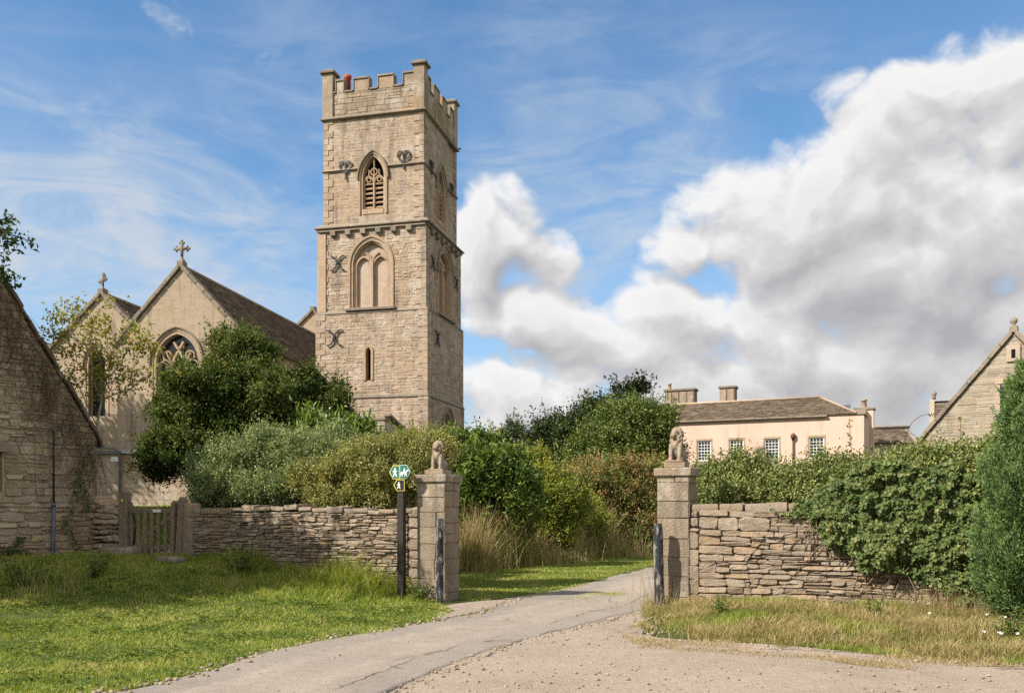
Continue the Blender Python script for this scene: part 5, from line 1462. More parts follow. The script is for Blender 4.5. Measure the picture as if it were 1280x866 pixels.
def stack(parent, x0, x1, y0, y1, z0, z1, seams, mt, pots=(), side=0.):
    mb = MB(); mb.box(x0, x1, y0, y1, z0, z1); s_ = mb.build('chimney_stack', MT[mt], parent, False, .012)
    mb = MB(); mb.box(x0-.09, x1+.09, y0-.09, y1+.09, z1, z1+.16); mb.build('stack_cap', MT['weathered'], s_, False, .02)
    if seams:
        mb = MB(); n = seams
        for i in range(n):
            w__ = (x1-x0)/n; mb.box(x0+i*w__+.07, x0+(i+1)*w__-.07, y0-.05, y0-.002, z0+.1, z1-.08)
        mb.build('stack_panels', MT['parapet'], s_, False, .01)
    for (px_, hh, rr) in pots:
        mb = MB(); mb.lathe([(rr*.9,0),(rr,.05),(rr*.85,hh-.12),(rr*1.15,hh-.1),(rr*1.15,hh),(rr*.7,hh)], (px_, (y0+y1)/2, z1+.155), 12); mb.build('chimney_pot', MT['ashlar'], s_, True)
def hx(px, y):   # local x on the house at local depth y for a photo column
    k_ = (px-640)/FPX; c_, s_ = math.cos(R(24)), math.sin(R(24))
    return (k_*(HC.y + y*c_) - HC.x - y*s_)/(c_ + k_*s_)
def hd(x_, y): return HC.y - x_*math.sin(R(24)) + y*math.cos(R(24))
y_ = 5.0; xa, xb = hx(831, y_), hx(868, y_); stack(house, xa, xb, y_, y_+.9, 7, zz(488.5, hd((xa+xb)/2, y_)), 4, 'weathered', [(xa+.25, .5, .14)])
xa, xb = hx(899.5, y_), hx(918.5, y_); stack(house, xa, xb, y_, y_+.9, 7, zz(485, hd((xa+xb)/2, y_)), 2, 'weathered')
y_ = 6.2; xa, xb = hx(1069, y_), hx(1092, y_); stack(house, xa, xb, y_, y_+1.0, 3, zz(511.5, hd(xb, y_)), 0, 'pink', [(xa+.55, .62, .19)])
mb = MB(); xa, xb = hx(1068, 6.0), hx(1083, 6.0); mb.box(xa, xb, 5.75, 6.15, 7.2, zz(512, hd(xb, 6))); mb.build('chimney_breast', MT['weathered'], house, False, .02)
ys = 9.5; xa, xb = hx(1041, ys), hx(1062, ys); dz_ = hd(xa, ys)
mb = MB(); mb.add([(xa-1,ys-.6,zz(523,dz_)),(xb,ys-.6,zz(523,dz_)),(xb,ys+1.2,zz(504.5,dz_)),(xa-1,ys+1.2,zz(505.5,dz_))], [(0,1,2,3)]); mb.box(xa-1,xb,ys-.5,ys+3,5,zz(524,dz_)); mb.build('slate_roof', MT['slate'], house)

# low roofs beyond the house
LD = 66.
t = thing('tiled_barn', 'low stone tiled barn roof beyond the pink house', 'barn', ((1086-640)/FPX*LD, LD, 0), R(-4))
bw = (1145-1086)/FPX*LD; ze, zr = zz(552,LD), zz(531.5,LD)
mb = MB(); mb.box(0, bw, .1, 5, .4, ze); mb.build('wall', MT['cottage'], t)
Fr = Frame((-.1,-.15,ze-.1), (1,0,0), Vector((0,-(zr-ze),2.2)).normalized(), Vector((0,2.2,zr-ze)).normalized()); ln = math.hypot(2.2, zr-ze+.1)
mb = MB(); mb.add([Fr(0,0,0),Fr(bw+.2,0,0),Fr(bw+.2,ln,0),Fr(0,ln,0)], [(0,1,2,3)], .2); stones(mb, Fr, [(0,0),(bw+.2,0),(bw+.2,ln),(0,ln)], ch=(.2,.25), cw=(.25,.45), d=(.03,.05), style='tile', seed=311)
mb.add([(bw+.1,2,zr),(bw+.1,5,ze),(-.1,5,ze),(-.1,2,zr)], [(0,1,2,3)], .2); ro = mb.build('roof', MT['tile'], t)
mb = MB(); mb.tube([(-.1,2.03,zr+.05),(bw+.15,2.03,zr+.05)], .1, 6); mb.build('ridge', MT['weathered'], ro, True)
mb = MB(); mb.prism([(-.05,.4),(5,.4),(5,ze),(2.1,zr-.05),(-.05,ze)], Frame((bw,0,0),(0,1,0),(1,0,0)), -.2, .05); mb.build('gable_wall', MT['cottage'], t)

# ------------------------------------------------------------------ cottage on the right
KD = 36.; KC = Vector(((1267-640)/FPX*KD, KD, 0))
t = thing('stone_cottage', 'pale stone cottage gable with a slit window and ball finial', 'cottage', KC, R(-33))
F = gable(t, 0, 0, 3.35, zz(548,KD), zz(418,KD), .2, 9, 321, None, 'cottage', 'gable_wall', (.10,.2), (.004,.018))
mb = MB(); F2 = Frame((0,-.02,0),(1,0,0),(0,-1,0))
band(mb, F2, [(-.24,zz(452,KD)),(.24,zz(452,KD)),(.24,zz(432,KD)),(-.24,zz(432,KD)),(-.24,zz(452,KD))], [(-.07,zz(448,KD)),(.07,zz(448,KD)),(.07,zz(437,KD)),(-.07,zz(437,KD)),(-.07,zz(448,KD))], 0, .06)
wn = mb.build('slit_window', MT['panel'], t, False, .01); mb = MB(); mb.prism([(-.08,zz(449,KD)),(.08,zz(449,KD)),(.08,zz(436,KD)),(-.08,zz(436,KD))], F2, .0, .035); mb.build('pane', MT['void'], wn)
mb = MB(); wz1 = zz(479,KD); wz0 = zz(520,KD)
mb.prism([(-.62,wz1),(.95,wz1),(.95,wz1+.2),(-.62,wz1+.2)], F2, -.05, .09); mb.prism([(-.62,wz0),(-.46,wz0),(-.46,wz1),(-.62,wz1)], F2, -.05, .06); mb.prism([(.79,wz0),(.95,wz0),(.95,wz1),(.79,wz1)], F2, -.05, .06)
wn = mb.build('mullioned_window', MT['panel'], t, False, .012); mb = MB(); mb.prism([(-.46,wz0),(.79,wz0),(.79,wz1),(-.46,wz1)], F2, .0, .03); mb.build('pane', MT['glass'], wn)
mb = MB(); zf = zz(418,KD)+.25; mb.lathe([(.10,0),(.08,.1),(.06,.15),(.13,.24),(.14,.32),(.08,.42),(.02,.45)], (0,.1,zf), 12); mb.build('ball_finial', MT['weathered'], t, True)
t = thing('stone_cottage', 'stone tiled cottage wing behind the pale gable, with a small finial', 'cottage', ((1167-640)/FPX*41, 41, 0), R(-25), None)
ze, zr = zz(556,41), zz(493,41)
mb = MB(); mb.box(0, 3.6, .1, 5.6, .2, ze); mb.prism([(0,.2),(5.5,.2),(5.5,ze),(2.75,zr-.1),(0,ze)], Frame((0,0,0),(0,-1,0),(-1,0,0)), -.3, 0) if False else None; mb.build('wall', MT['cottage'], t)
hy = 2.75; sv = Vector((0,hy,zr-ze)); Fr = Frame((-.02,-.12,ze-.1), (1,0,0), Vector((0,-(zr-ze),hy)).normalized(), sv.normalized()); ln = sv.length
mb = MB(); mb.add([Fr(0,0,0),Fr(3.7,0,0),Fr(3.7,ln,0),Fr(0,ln,0)], [(0,1,2,3)], .2); stones(mb, Fr, [(0,0),(3.7,0),(3.7,ln),(0,ln)], ch=(.17,.22), cw=(.22,.42), d=(.03,.055), style='tile', seed=331)
mb.add([(3.7,hy,zr),(3.7,5.6,ze),(0,5.6,ze),(0,hy,zr)], [(0,1,2,3)], .2); mb.build('roof', MT['tile'], t)
mb = MB(); mb.prism([(-.1,.2),(5.6,.2),(5.6,ze),(hy,zr+.12),(-.1,ze-.05)], Frame((0,0,0),(0,1,0),(1,0,0)), -.18, .02); mb.build('gable_wall', MT['cottage'], t)
mb = MB(); mb.lathe([(.09,0),(.06,.12),(.12,.22),(.12,.3),(.03,.4)], (0,hy,zr+.1), 10); mb.build('finial', MT['weathered'], t, True)

# ------------------------------------------------------------------ old cottage on the left with dead creeper
BC = Vector((-9.30, 20.5, 0))
t = thing('stone_outhouse', 'old rubble stone building with a steep gable in shade by the wooden gate', 'outhouse', BC, R(50))
ez, az_ = 3.30, 8.9; sr = -3.55
F = Frame((0,0,0),(1,0,0),(0,-1,0))
wall = MB(); wh = [(-1.93,2.02),(-1.93,2.85),(-2.9,2.85),(-2.9,2.02)]
face_with_holes(wall, F, [(-7.1,-.3),(0,-.3),(0,ez),(sr,az_),(-7.1,ez)], [wh], .3, .0, .5)
wall.add([(0,0,-.3),(0,8,-.3),(0,8,ez),(0,0,ez)], [(0,1,2,3)], .5); wall.add([(-7.1,0,-.3),(-7.1,8,-.3),(-7.1,8,ez),(-7.1,0,ez)], [(0,3,2,1)], .5)
wall.add([(-7.1,8,-.3),(0,8,-.3),(0,8,ez),(sr,8,az_),(-7.1,8,ez)], [(0,4,3,2,1)], .5)
wl = wall.build('wall', MT['mortar'], t)
mb = MB(); hl = [rect_hole(-2.95,-1.89,2.0,3.02)]
stones(mb, F, [(-4.2,-.2),(0,-.2),(0,1.75),(-4.2,1.75)], hl, ch=(.10,.23), cw=(.18,.52), gap=.018, d=(.02,.06), bevel=.018, jit=.02, style='round', wob=.04, seed=401, bump=.006)
stones(mb, F, [(-4.2,1.80),(0,1.80),(0,ez),(sr,az_),(-4.2,az_-.9)], hl, ch=(.08,.17), cw=(.16,.48), gap=.016, d=(.012,.045), bevel=.016, jit=.018, style='round', wob=.04, seed=402, bump=.005)
Fs = Frame((0,0,0),(0,1,0),(1,0,0)); stones(mb, Fs, [(0,-.2),(8,-.2),(8,ez),(0,ez)], ch=(.12,.22), cw=(.2,.5), gap=.018, d=(.02,.05), bevel=.03, style='flat', seed=403)
mb.build('stonework', MT['barn'], wl, False)
mb = MB(); mb.prism([(-3.05,2.86),(-1.76,2.84),(-1.78,3.02),(-3.03,3.04)], F, -.1, .09); lt = mb.build('window', MT['pier'], t, False, .015)
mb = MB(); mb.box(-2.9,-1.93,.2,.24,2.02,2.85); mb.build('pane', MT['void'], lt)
mb = MB(); q = random.Random(6)
for (x0, z0, x1, z1) in ((.10, ez-.10, sr, az_+.05), (-7.2, ez-.10, sr, az_+.05)):
    n = 34; dx, dz = (x1-x0), (z1-z0); L = math.hypot(dx, dz); d_ = Vector((dx/L,0,dz/L)); nn = Vector((dz/L,0,-dx/L)) if x0 > x1 else Vector((-dz/L,0,dx/L))
    for i in range(n):
        c = Vector((x0,0,z0)) + d_*(L*(i+.5)/n) + nn*q.uniform(-.01,.035)
        mb.obox(c + Vector((0, q.uniform(-.10,-.02)+.3, 0)), d_*(L/n*.75), Vector((0,.36,0)), nn*q.uniform(.018,.035)+d_*.02)
mb.build('verge_tiles', MT['tile'], t)
mb = MB()
for sg, xe in ((1, .30), (-1, -7.4)):
    d_ = Vector((xe-sr,0,ez-.25-az_)); ln = d_.length; d_.normalize(); n_ = Vector((-d_.z*sg,0,d_.x*sg)); n_ = n_ if n_.z > 0 else -n_
    u = Vector((0,1,0)) if sg > 0 else Vector((0,-1,0)); o_ = Vector((sr,.3 if sg > 0 else 8.1,az_)) + d_*ln + n_*.06
    Fr = Frame(o_, u, n_, -d_); mb.add([Fr(0,0,0),Fr(7.8,0,0),Fr(7.8,ln,0),Fr(0,ln,0)], [(0,1,2,3)], .2); stones(mb, Fr, [(0,0),(7.8,0),(7.8,ln),(0,ln)], ch=(.2,.26), cw=(.25,.5), d=(.03,.06), style='tile', seed=411+sg)
mb.build('roof', MT['tile'], t)
mb = MB(); mb.tube([(-.93,-.10,3.35),(-.94,-.11,2.9),(-.94,-.12,1.7)], .022, 6); dp = mb.build('downpipe', MT['black'], t, True)
mb = MB(); mb.tube([(-.95,-.13,1.75),(-.96,-.13,.9),(-.96,-.13,.1)], .042, 8); mb.lathe([(.05,0),(.05,.08)], (-.955,-.13,1.72), 8); mb.build('lower_pipe', MT['pipe'], dp, True)

def strands(name, n, seed, spots, mt, parent, rad=.006):
    q = random.Random(seed); mb = MB()
    for _ in range(n):
        s, tt = spots(q); p = F(s, tt, q.uniform(.03, .16)); pts = [p]; L = q.uniform(.35, 1.5); d = Vector((q.gauss(0,.35), 0, -1))
        for k in range(4):
            d = (d + Vector((q.gauss(0,.35), q.gauss(0,.12), q.gauss(-.12,.25)))).normalized(); p = p + d*(L/4)
            if p.y > -.03: p.y = -.03
            pts.append(p)
        mb.tube(pts, [rad, rad*.9, rad*.8, rad*.6, rad*.3], 3, None, False)
    return mb.build(name, mt, parent, True)
def verge_spot(q):
    s = q.uniform(-3.4, .15); zr_ = ez + (-s)*(az_-ez)/3.55
    return s, zr_ - .05 - abs(q.gauss(0, .55))
def face_spot(q):
    s = q.uniform(-3.0, -.1); zr_ = ez + (-s)*(az_-ez)/3.55
    return s, q.uniform(2.5, zr_)
cv = thing('dead_creeper', 'leafless brown creeper matted over the steep stone gable', 'creeper', BC, R(50))
strands('twigs', 420, 71, verge_spot, MT['vine'], cv, .007); strands('fine_twigs', 120, 72, face_spot, MT['vine'], cv, .005)

# broken garden wall between the old building and the gate
w0 = Vector((-9.27, 20.42, 0)); w1 = Vector((WALLP(7.62)[0], WALLP(7.62)[1], 0)); dv = w1-w0
t = thing('rubble_wall', 'short tumbledown rubble wall between the old building and the gate post', 'wall', w0, math.atan2(dv.y, dv.x))
L = dv.length; mb = MB(); zb = .4; mb.box(-.2, L, .08, .4, .2, 1.75); mb.build('core', MT['gap'], t)
mb = MB(); F = Frame((-.25,0,0),(1,0,0),(0,-1,0)); stones(mb, F, [(0,.3),(L+.3,.3),(L+.3,1.62),(0,1.95)], ch=(.10,.20), cw=(.18,.42), gap=.02, d=(.03,.10), bevel=.03, jit=.02, style='round', wob=.06, seed=421, bump=.008)
mb.build('stonework', MT['barn'], t, False)
mb = MB()
for i in range(5): rough_block(mb, (-.1+i*L/4.4, .2, 1.86-.065*i), (.15,0,.02), (0,.2,0), (0,0,.09), .05, 3, 60+i, .5)
mb.build('coping', MT['barn'], t, True)
# ------------------------------------------------------------------ shrubs and trees
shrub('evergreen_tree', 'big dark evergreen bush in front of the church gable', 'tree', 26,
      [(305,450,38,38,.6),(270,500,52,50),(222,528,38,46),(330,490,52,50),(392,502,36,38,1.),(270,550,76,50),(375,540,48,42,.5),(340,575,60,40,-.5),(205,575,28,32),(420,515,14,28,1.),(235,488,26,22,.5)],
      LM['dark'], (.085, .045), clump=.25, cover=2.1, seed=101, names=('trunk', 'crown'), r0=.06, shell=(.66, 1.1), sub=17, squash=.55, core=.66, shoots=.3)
shrub('grey_shrub', 'grey green small leaved shrub leaning over the wall beside the gate boulder', 'shrub', 20.4,
      [(300,590,45,42),(345,578,52,42,.4),(392,588,42,40),(270,612,32,26,-.3),(330,615,70,26,-.3),(400,615,40,26,-.3),(255,590,16,22),(430,572,30,24,.7),(450,612,26,18,-.35),(420,552,20,16,.8)],
      LM['grey'], (.058, .026), clump=.17, cover=2.0, seed=102, up=.6, spiky=.6, shoots=.4)
shrub('laurel', 'bright green large leaved laurel rising behind the hedge below the tower', 'laurel', 22.5,
      [(398,558,30,30),(425,553,36,24),(455,562,24,18),(440,575,40,22)],
      LM['laurel'], (.17, .055), clump=.20, cover=1.9, seed=103, up=1.0, axis_out=.5, spiky=.5, fill=.3)
shrub('yellowing_shrub', 'yellow green twiggy shrub on the wall just left of the signpost', 'shrub', 19.0,
      [(430,602,40,30),(478,592,46,36),(520,590,30,36),(462,575,32,20,.5),(500,570,40,22,.6),(412,624,30,14,-.1),(480,618,50,16,-.2),(540,575,22,30,.8),(385,605,22,20,.3),(520,560,24,14,.9)],
      LM['olive'], (.055, .028), clump=.17, cover=2.0, seed=104, up=.5, spiky=.5, shoots=.4)
shrub('leafy_bush', 'lush mid green bush just behind the left gate pier', 'bush', 26.8,
      [(592,596,36,36),(628,598,38,34),(650,622,28,36,.6),(572,588,26,24),(615,634,46,38),(590,675,22,34,.4),(640,648,34,34,.6),(572,640,20,50,.2),(583,700,20,16),(610,680,36,30)],
      LM['green'], (.16, .06), clump=.26, cover=2.0, seed=105, up=.5, shoots=.12)
shrub('yellow_shrub', 'golden green shrub between the leafy bush and the reddish shrubs', 'shrub', 30,
      [(688,612,26,26),(668,590,20,24,.5),(705,632,30,30),(672,640,28,36),(690,665,36,24),(735,650,26,24,3)],
      LM['gold'], (.095, .045), clump=.25, cover=1.8, seed=106, up=.5)
shrub('reddish_shrub', 'reddish brown tinged shrub mass left of the right pier', 'shrub', 36,
      [(745,606,46,30),(788,600,36,28),(812,612,20,36),(720,618,34,32),(770,634,55,32),(730,654,48,30),(805,648,26,34),(700,662,40,22),(765,662,50,22)],
      LM['red'], (.095, .045), clump=.28, cover=1.9, seed=107, up=.5, sub=14, squash=.75, core=.68, shoots=.3)
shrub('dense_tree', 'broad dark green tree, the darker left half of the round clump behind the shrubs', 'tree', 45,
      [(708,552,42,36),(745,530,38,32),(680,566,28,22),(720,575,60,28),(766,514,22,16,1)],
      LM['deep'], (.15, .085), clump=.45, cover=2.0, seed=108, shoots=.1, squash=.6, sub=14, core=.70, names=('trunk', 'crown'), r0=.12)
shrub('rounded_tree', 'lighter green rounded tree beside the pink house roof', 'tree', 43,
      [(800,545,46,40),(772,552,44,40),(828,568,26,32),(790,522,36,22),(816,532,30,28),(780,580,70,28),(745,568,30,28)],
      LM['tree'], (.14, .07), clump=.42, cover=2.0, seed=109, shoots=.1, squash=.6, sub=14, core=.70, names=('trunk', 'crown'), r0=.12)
shrub('copper_tree', 'thin dark topped tree showing above the rounded trees', 'tree', 52,
      [(795,487,18,8),(775,490,10,6),(806,484,8,7),(785,495,16,6)], LM['deep'], (.16, .09), clump=.30, cover=.8, seed=110, names=('trunk', 'crown'), r0=.05, fill=0)
shrub('pale_tree', 'small pale thin leaved tree right of the tiled outbuilding', 'tree', 50,
      [(640,547,15,14),(655,556,14,16),(630,560,12,12),(645,535,8,6)], LM['grey'], (.14, .06), clump=.3, cover=.9, seed=111, names=('trunk', 'crown'), r0=.05, fill=.2)
shrub('far_shrub', 'green shrubs below the tower foot behind the left pier', 'shrub', 30,
      [(520,560,40,18),(560,556,40,16),(600,552,30,12),(470,560,30,16)], LM['green'], (.09, .05), clump=.2, cover=1.6, seed=112)
# hedge behind the right hand wall, in the wall's own direction
hl = []
q = random.Random(5)
for (px, py, rx, ry, d) in [(893,604,30,28,16.7),(905,620,36,18,16.4),(935,600,36,28,16.5),(968,606,34,24,16.3),(1008,604,32,26,16.1),(950,618,60,20,16.1),(1020,620,50,20,15.8),
                            (1045,600,36,28,15.9),(1085,602,40,28,15.7),(1125,602,42,28,15.5),(1165,596,46,30,15.3),(1205,590,44,36,15.1),(1080,612,50,30,15.4),(1150,612,60,40,15.2),(1220,620,50,50,14.9),(1250,590,40,50,14.9)]:
    hl.append((px, py, rx, ry, d-16))
shrub('hedge', 'long bushy holly hedge rising behind the right wall', 'hedge', 16, hl, LM['holly'], (.055, .032), clump=.15, cover=1.9, seed=113, up=.5, spiky=.6, shell=(.70, 1.1), shoots=.16)
# far belt of trees closing the horizon
fl = []; q = random.Random(44)
for i in range(34):
    px = 470 + i*24; fl.append((np.array(at(px, 628+q.uniform(-4, 6), 105+q.uniform(-6, 8))), np.array([q.uniform(2.2, 3.6), 2.5, q.uniform(1.6, 2.6)])))
fb_ = foliage('woodland', fl, LM['tree'], None, (.30, .2), clump=.8, cover=1.4, seed=199, sub=3, shoots=0, fill=.6)
props(fb_, 'distant belt of trees beyond the gardens', 'woodland', kind='stuff')
# single shoots above the hedge
def shoot(name, label, px, py0, py1, d, mt, seed, n=26):
    q = random.Random(seed); a = at(px, py0, d); c = at(px+q.uniform(-4, 4), py1, d); zb = float(gz(a.x, a.y))
    t = thing(name, label, 'shoot', (a.x, a.y, zb), 0, 'shoots standing up out of the hedge'); mb = MB()
    pts = [(0,0,-.1), (q.uniform(-.1,.1), .02, (a.z-zb)*.6), (c.x-a.x, .02, c.z-zb)]; mb.tube(pts, [.012,.009,.004], 5); mb.build('stem', MT['bark'], t, True)
    g = np.random.default_rng(seed); u = g.random(n)**.8; P = np.stack([(c.x-a.x)*u, np.full(n, .02), (a.z-zb) + (c.z-a.z)*u], 1)
    an = g.uniform(0, 6.28, n); A = unit(np.stack([np.cos(an), np.sin(an), g.uniform(.1, .9, n)], 1)); N_ = g.normal(size=(n, 3)) + np.array([0,-.5,.6]); N_ = unit(N_ - A*(N_*A).sum(1, keepdims=True))
    leaf_mesh('leaves', P, A, N_, g.uniform(.05, .09, n), g.uniform(.03, .045, n), g.random(n), g.random(n), mt, t)
shoot('tall_shoot', 'leafy upright shoot in front of the pink house right of its drainpipe', 1065, 575, 524, 15.8, LM['holly'], 1)
shoot('tall_shoot', 'short leafy shoot beside the left pier lion', 571, 575, 541, 20.5, LM['green'], 3)
shoot('tall_shoot', 'upright hedge shoot in front of the stone cottage wing', 1204, 575, 520, 15.2, LM['holly'], 4)
shoot('tall_shoot', 'yellow leaved shoot close beside the right pier lion', 826, 590, 566, 16.2, LM['gold'], 6, 30)

# arching bramble over the low barn roof
a0 = [at(px, py, 15.6) for px, py in ((1128,580),(1132,545),(1140,528),(1150,520),(1160,517.5),(1168,519))]
bz = float(gz(a0[0].x, a0[0].y)); t = thing('bramble', 'thin arching bramble stem against the sky above the hedge', 'bramble', (a0[0].x, a0[0].y, bz))
mb = MB(); o_ = Vector((a0[0].x, a0[0].y, bz)); mb.tube([Vector((0,0,-.1))] + [p-o_ for p in a0], [.008]*3+[.006,.005,.004,.003], 5); mb.build('stem', MT['bark'], t, True)
g = np.random.default_rng(3); n = 10; P = np.array([list(a0[4].lerp(a0[5], x)-o_) for x in g.random(n)]); A = unit(g.normal(size=(n,3))); N_ = unit(np.cross(A, g.normal(size=(n,3)))); leaf_mesh('leaves', P, A, N_, g.uniform(.03,.06,n), g.uniform(.02,.03,n), g.random(n), g.random(n), LM['dark'], t)

# ivy on the right wall
def ivy(name, label, mapf, n, mt, seed, size, inside, loc, rz, depth=.3, stemf=None):
    g = np.random.default_rng(seed); t = thing(name, label, 'ivy', loc, rz)
    s = g.random(n*4); tt = g.random(n*4); P, w_ = mapf(s, tt); ok = inside(P, g); P, w_ = P[ok][:n], w_[ok][:n]; n = len(P)
    lump = np.array([noise.noise(Vector((p[0]*2.1, p[2]*2.1, seed))) + .6*noise.noise(Vector((p[0]*5.5, p[2]*5.5, seed+2))) for p in P])
    dep = depth*np.clip(.62 + .6*lump + .35*np.array([noise.noise(Vector((p[0]*9, p[2]*9, seed+6))) for p in P]), .05, 1.3)*w_*g.random(n)**.45
    P[:, 1] -= dep
    A = unit(np.stack([g.normal(0, .6, n), -np.abs(g.normal(.35, .3, n)), g.normal(-.55, .5, n)], 1))
    N_ = np.stack([g.normal(0, .45, n), -np.ones(n), g.normal(.55, .4, n)], 1); N_ = unit(N_ - A*(N_*A).sum(1, keepdims=True))
    cl = np.clip(.45 + .5*lump + g.normal(0, .12, n), 0, 1)
    L = size*g.uniform(.6, 1.25, n)
    # five cornered ivy leaf: broad shoulders
    leaf_mesh('leaves', P, A, N_, L, L*.95, g.random(n), cl, mt, t, fold=.12, wide=.38)
    mb = MB(); q = random.Random(seed)
    for i in range(stemf or 0):
        p = P[q.randrange(n)]; b0 = Vector((p[0]+q.uniform(-.5,.5), -.24, max(.05, p[2]-q.uniform(.3,.9)))); e = Vector((p[0], p[1]+.03, p[2]))
        mb.tube([b0, b0.lerp(e, .5)+Vector((q.uniform(-.1,.1), -.06, 0)), e], [.009,.007,.004], 4)
    mb.build('stems', MT['vine'], t, True)
    return t
def rmap(s, tt):
    S = 1.25 + s*3.9; Z = .12 + tt*2.3
    return np.stack([S, np.full(len(S), -.24), Z], 1), np.clip((S-1.3)/1.3, .12, 1.15)
def rins(P, g):
    s, z = P[:, 0], P[:, 2]
    wob = np.array([noise.noise(Vector((a*2.4, c*2.4, 9.))) + .5*noise.noise(Vector((a*6.4, c*6.4, 3.))) for a, c in zip(s, z)])
    low = np.interp(s, [1.4, 1.95, 3.05, 3.9, 4.15, 5.2], [1.7, 1.50, .72, .60, .30, .2])
    high = 1.66 + np.clip((s-1.7)*.5, 0, .62) + .2*wob
    return (z > low + .2*wob) & (z < high) & (g.random(len(s)) < np.clip((s-1.45)*1.3, .08, 1)*np.clip((z-low)*2.2+.35, .25, 1))
ivy('ivy', 'dense glossy ivy spilling over the right wall', rmap, 34000, LM['ivy'], 131, .056, rins, (xB, 15.25, 0), WR, .34, 170)
# thin ivy on the shaded old building
def bmap(s, tt):
    k_ = (s*3).astype(int); S = np.choose(k_, [-.55+.12*np.sin(tt*9), -.30+.10*np.sin(tt*7), -1.75+.15*np.sin(tt*8)]) + (s*3-k_-.5)*.18
    return np.stack([S, np.full(len(S), -.05), np.choose(k_, [.4+tt*1.9, 1.6+tt*1.2, .1+tt*1.0])], 1), np.ones(len(S))*.6
ivy('ivy', 'thin dark ivy strands climbing the shaded old stone building', bmap, 420, LM['dark'], 132, .06, lambda P, g: g.random(len(P)) < .5, BC, R(50), .14, 30)
def b2map(s, tt):
    return np.stack([-2.6+s*1.7, np.full(len(s), -.10), .12+tt*1.0*(1-.5*s)], 1), np.ones(len(s))
ivy('ivy', 'dark bushy ivy at the foot of the old stone building', b2map, 900, LM['dark'], 133, .075, lambda P, g: g.random(len(P)) < .6, BC, R(50), .45, 30)
def cmap(s, tt):
    return np.stack([-.40+s*1.6, np.full(len(s), -.05), zz(508,36)+tt*1.1-.2*s], 1), np.ones(len(s))
ivy('ivy', 'ivy growing over the cottage window beside the conifer', cmap, 900, LM['green'], 134, .12, lambda P, g: g.random(len(P)) < .9, KC, R(-3), .35, 10)

# conifer at the right edge
def conifer(label, px, d, zt_, rad, seed):
    x = (px-640)/FPX*d; z0 = float(gz(x, d)); t = thing('conifer', label, 'conifer', (x, d, z0)); g = np.random.default_rng(seed)
    mb = MB(); mb.tube([(0,0,-.1),(.02,0,(zt_-z0)*.5),(0,0,zt_-z0-.2)], [.09,.06,.015], 8); mb.build('trunk', MT['bark'], t, True)
    H = zt_ - z0; nc = 1500
    hh = g.random(nc)**1.15; prof = np.minimum(1, (1-hh)**.62*1.18)*np.clip(.55+hh*3.2, 0, 1)
    an = g.uniform(0, 2*np.pi, nc); rr = rad*prof*g.uniform(.55, 1.05, nc)
    rr = rr*(1+.30*np.sin(an*5+hh*9)*np.sin(an*3-hh*14)); C = np.stack([np.cos(an)*rr, np.sin(an)*rr, .18+hh*(H-.25)], 1); out = np.stack([np.cos(an), np.sin(an), np.zeros(nc)], 1)
    k = 70; rr = rr*1.; tw = unit(out*.62 + np.array([0,0,1.0]) + g.normal(size=(nc,3))*.22)
    u = g.random((nc, k, 1)); Ls = g.uniform(.16, .34, (nc, 1, 1))
    side = g.normal(size=(nc, k, 3))*(.055*(1-u*.75))
    P = C[:, None] + tw[:, None]*(u-.35)*Ls*1.3 + side
    A = unit(tw[:, None]*.9 + side*9 + g.normal(size=P.shape)*.25); N_ = g.normal(size=P.shape) + out[:, None]*.8; N_ = unit(N_ - A*(N_*A).sum(-1, keepdims=True))
    P, A, N_ = P.reshape(-1,3), A.reshape(-1,3), N_.reshape(-1,3); n = len(P)
    cl = np.clip(g.normal(.45, .2, nc), 0, 1)
    leaf_mesh('crown', P, A, N_, g.uniform(.035, .07, n), g.uniform(.012, .02, n), g.random(n), np.clip(np.repeat(cl, k)+ (u.reshape(-1)-.4)*.5, 0, 1), LM['conifer'], t, fold=.1)
conifer('dense green conifer with feathery upright sprays at the end of the wall', 1292, 12.3, at(1290,462,12.3).z, .71, 141)

# white flowered weeds under the conifer and nettles by the wall
def weeds(name, label, spots, mt, seed, leafs, r, group=None, cat='weed'):
    for i, (px, py, s_, lab) in enumerate(spots):
        g = np.random.default_rng(seed+i); x, y = gpt(px, py); z0 = float(gz(x, y)); t = thing(name, lab, cat, (x, y, z0), 0, group); q = random.Random(seed+i)
        mb = MB(); PP = []
        for k in range(int(14*s_)):
            e = Vector((q.gauss(0, r*s_*.6), q.gauss(0, r*s_*.5), q.uniform(.4, 1.1)*r*2*s_)); mb.tube([(e.x*.3, e.y*.3, -.03), (e.x*.6, e.y*.6, e.z*.5), tuple(e)], [.006,.005,.003], 4)
            for j in range(12): PP.append(list(Vector((e.x*.3, e.y*.3, 0)).lerp(e, q.uniform(.2, 1))))
        mb.build('stems', MT['bark'], t, True)
        P = np.array(PP)+g.normal(size=(len(PP),3))*.02; n = len(P); A = unit(g.normal(size=(n,3))+np.array([0,0,.2])); N_ = g.normal(size=(n,3))*.6+np.array([0,-.4,1]); N_ = unit(N_-A*(N_*A).sum(1, keepdims=True))
        leaf_mesh('leaves', P, A, N_, leafs*g.uniform(.6,1.3,n), leafs*.45*g.uniform(.6,1.3,n), g.random(n), g.random(n), mt, t)
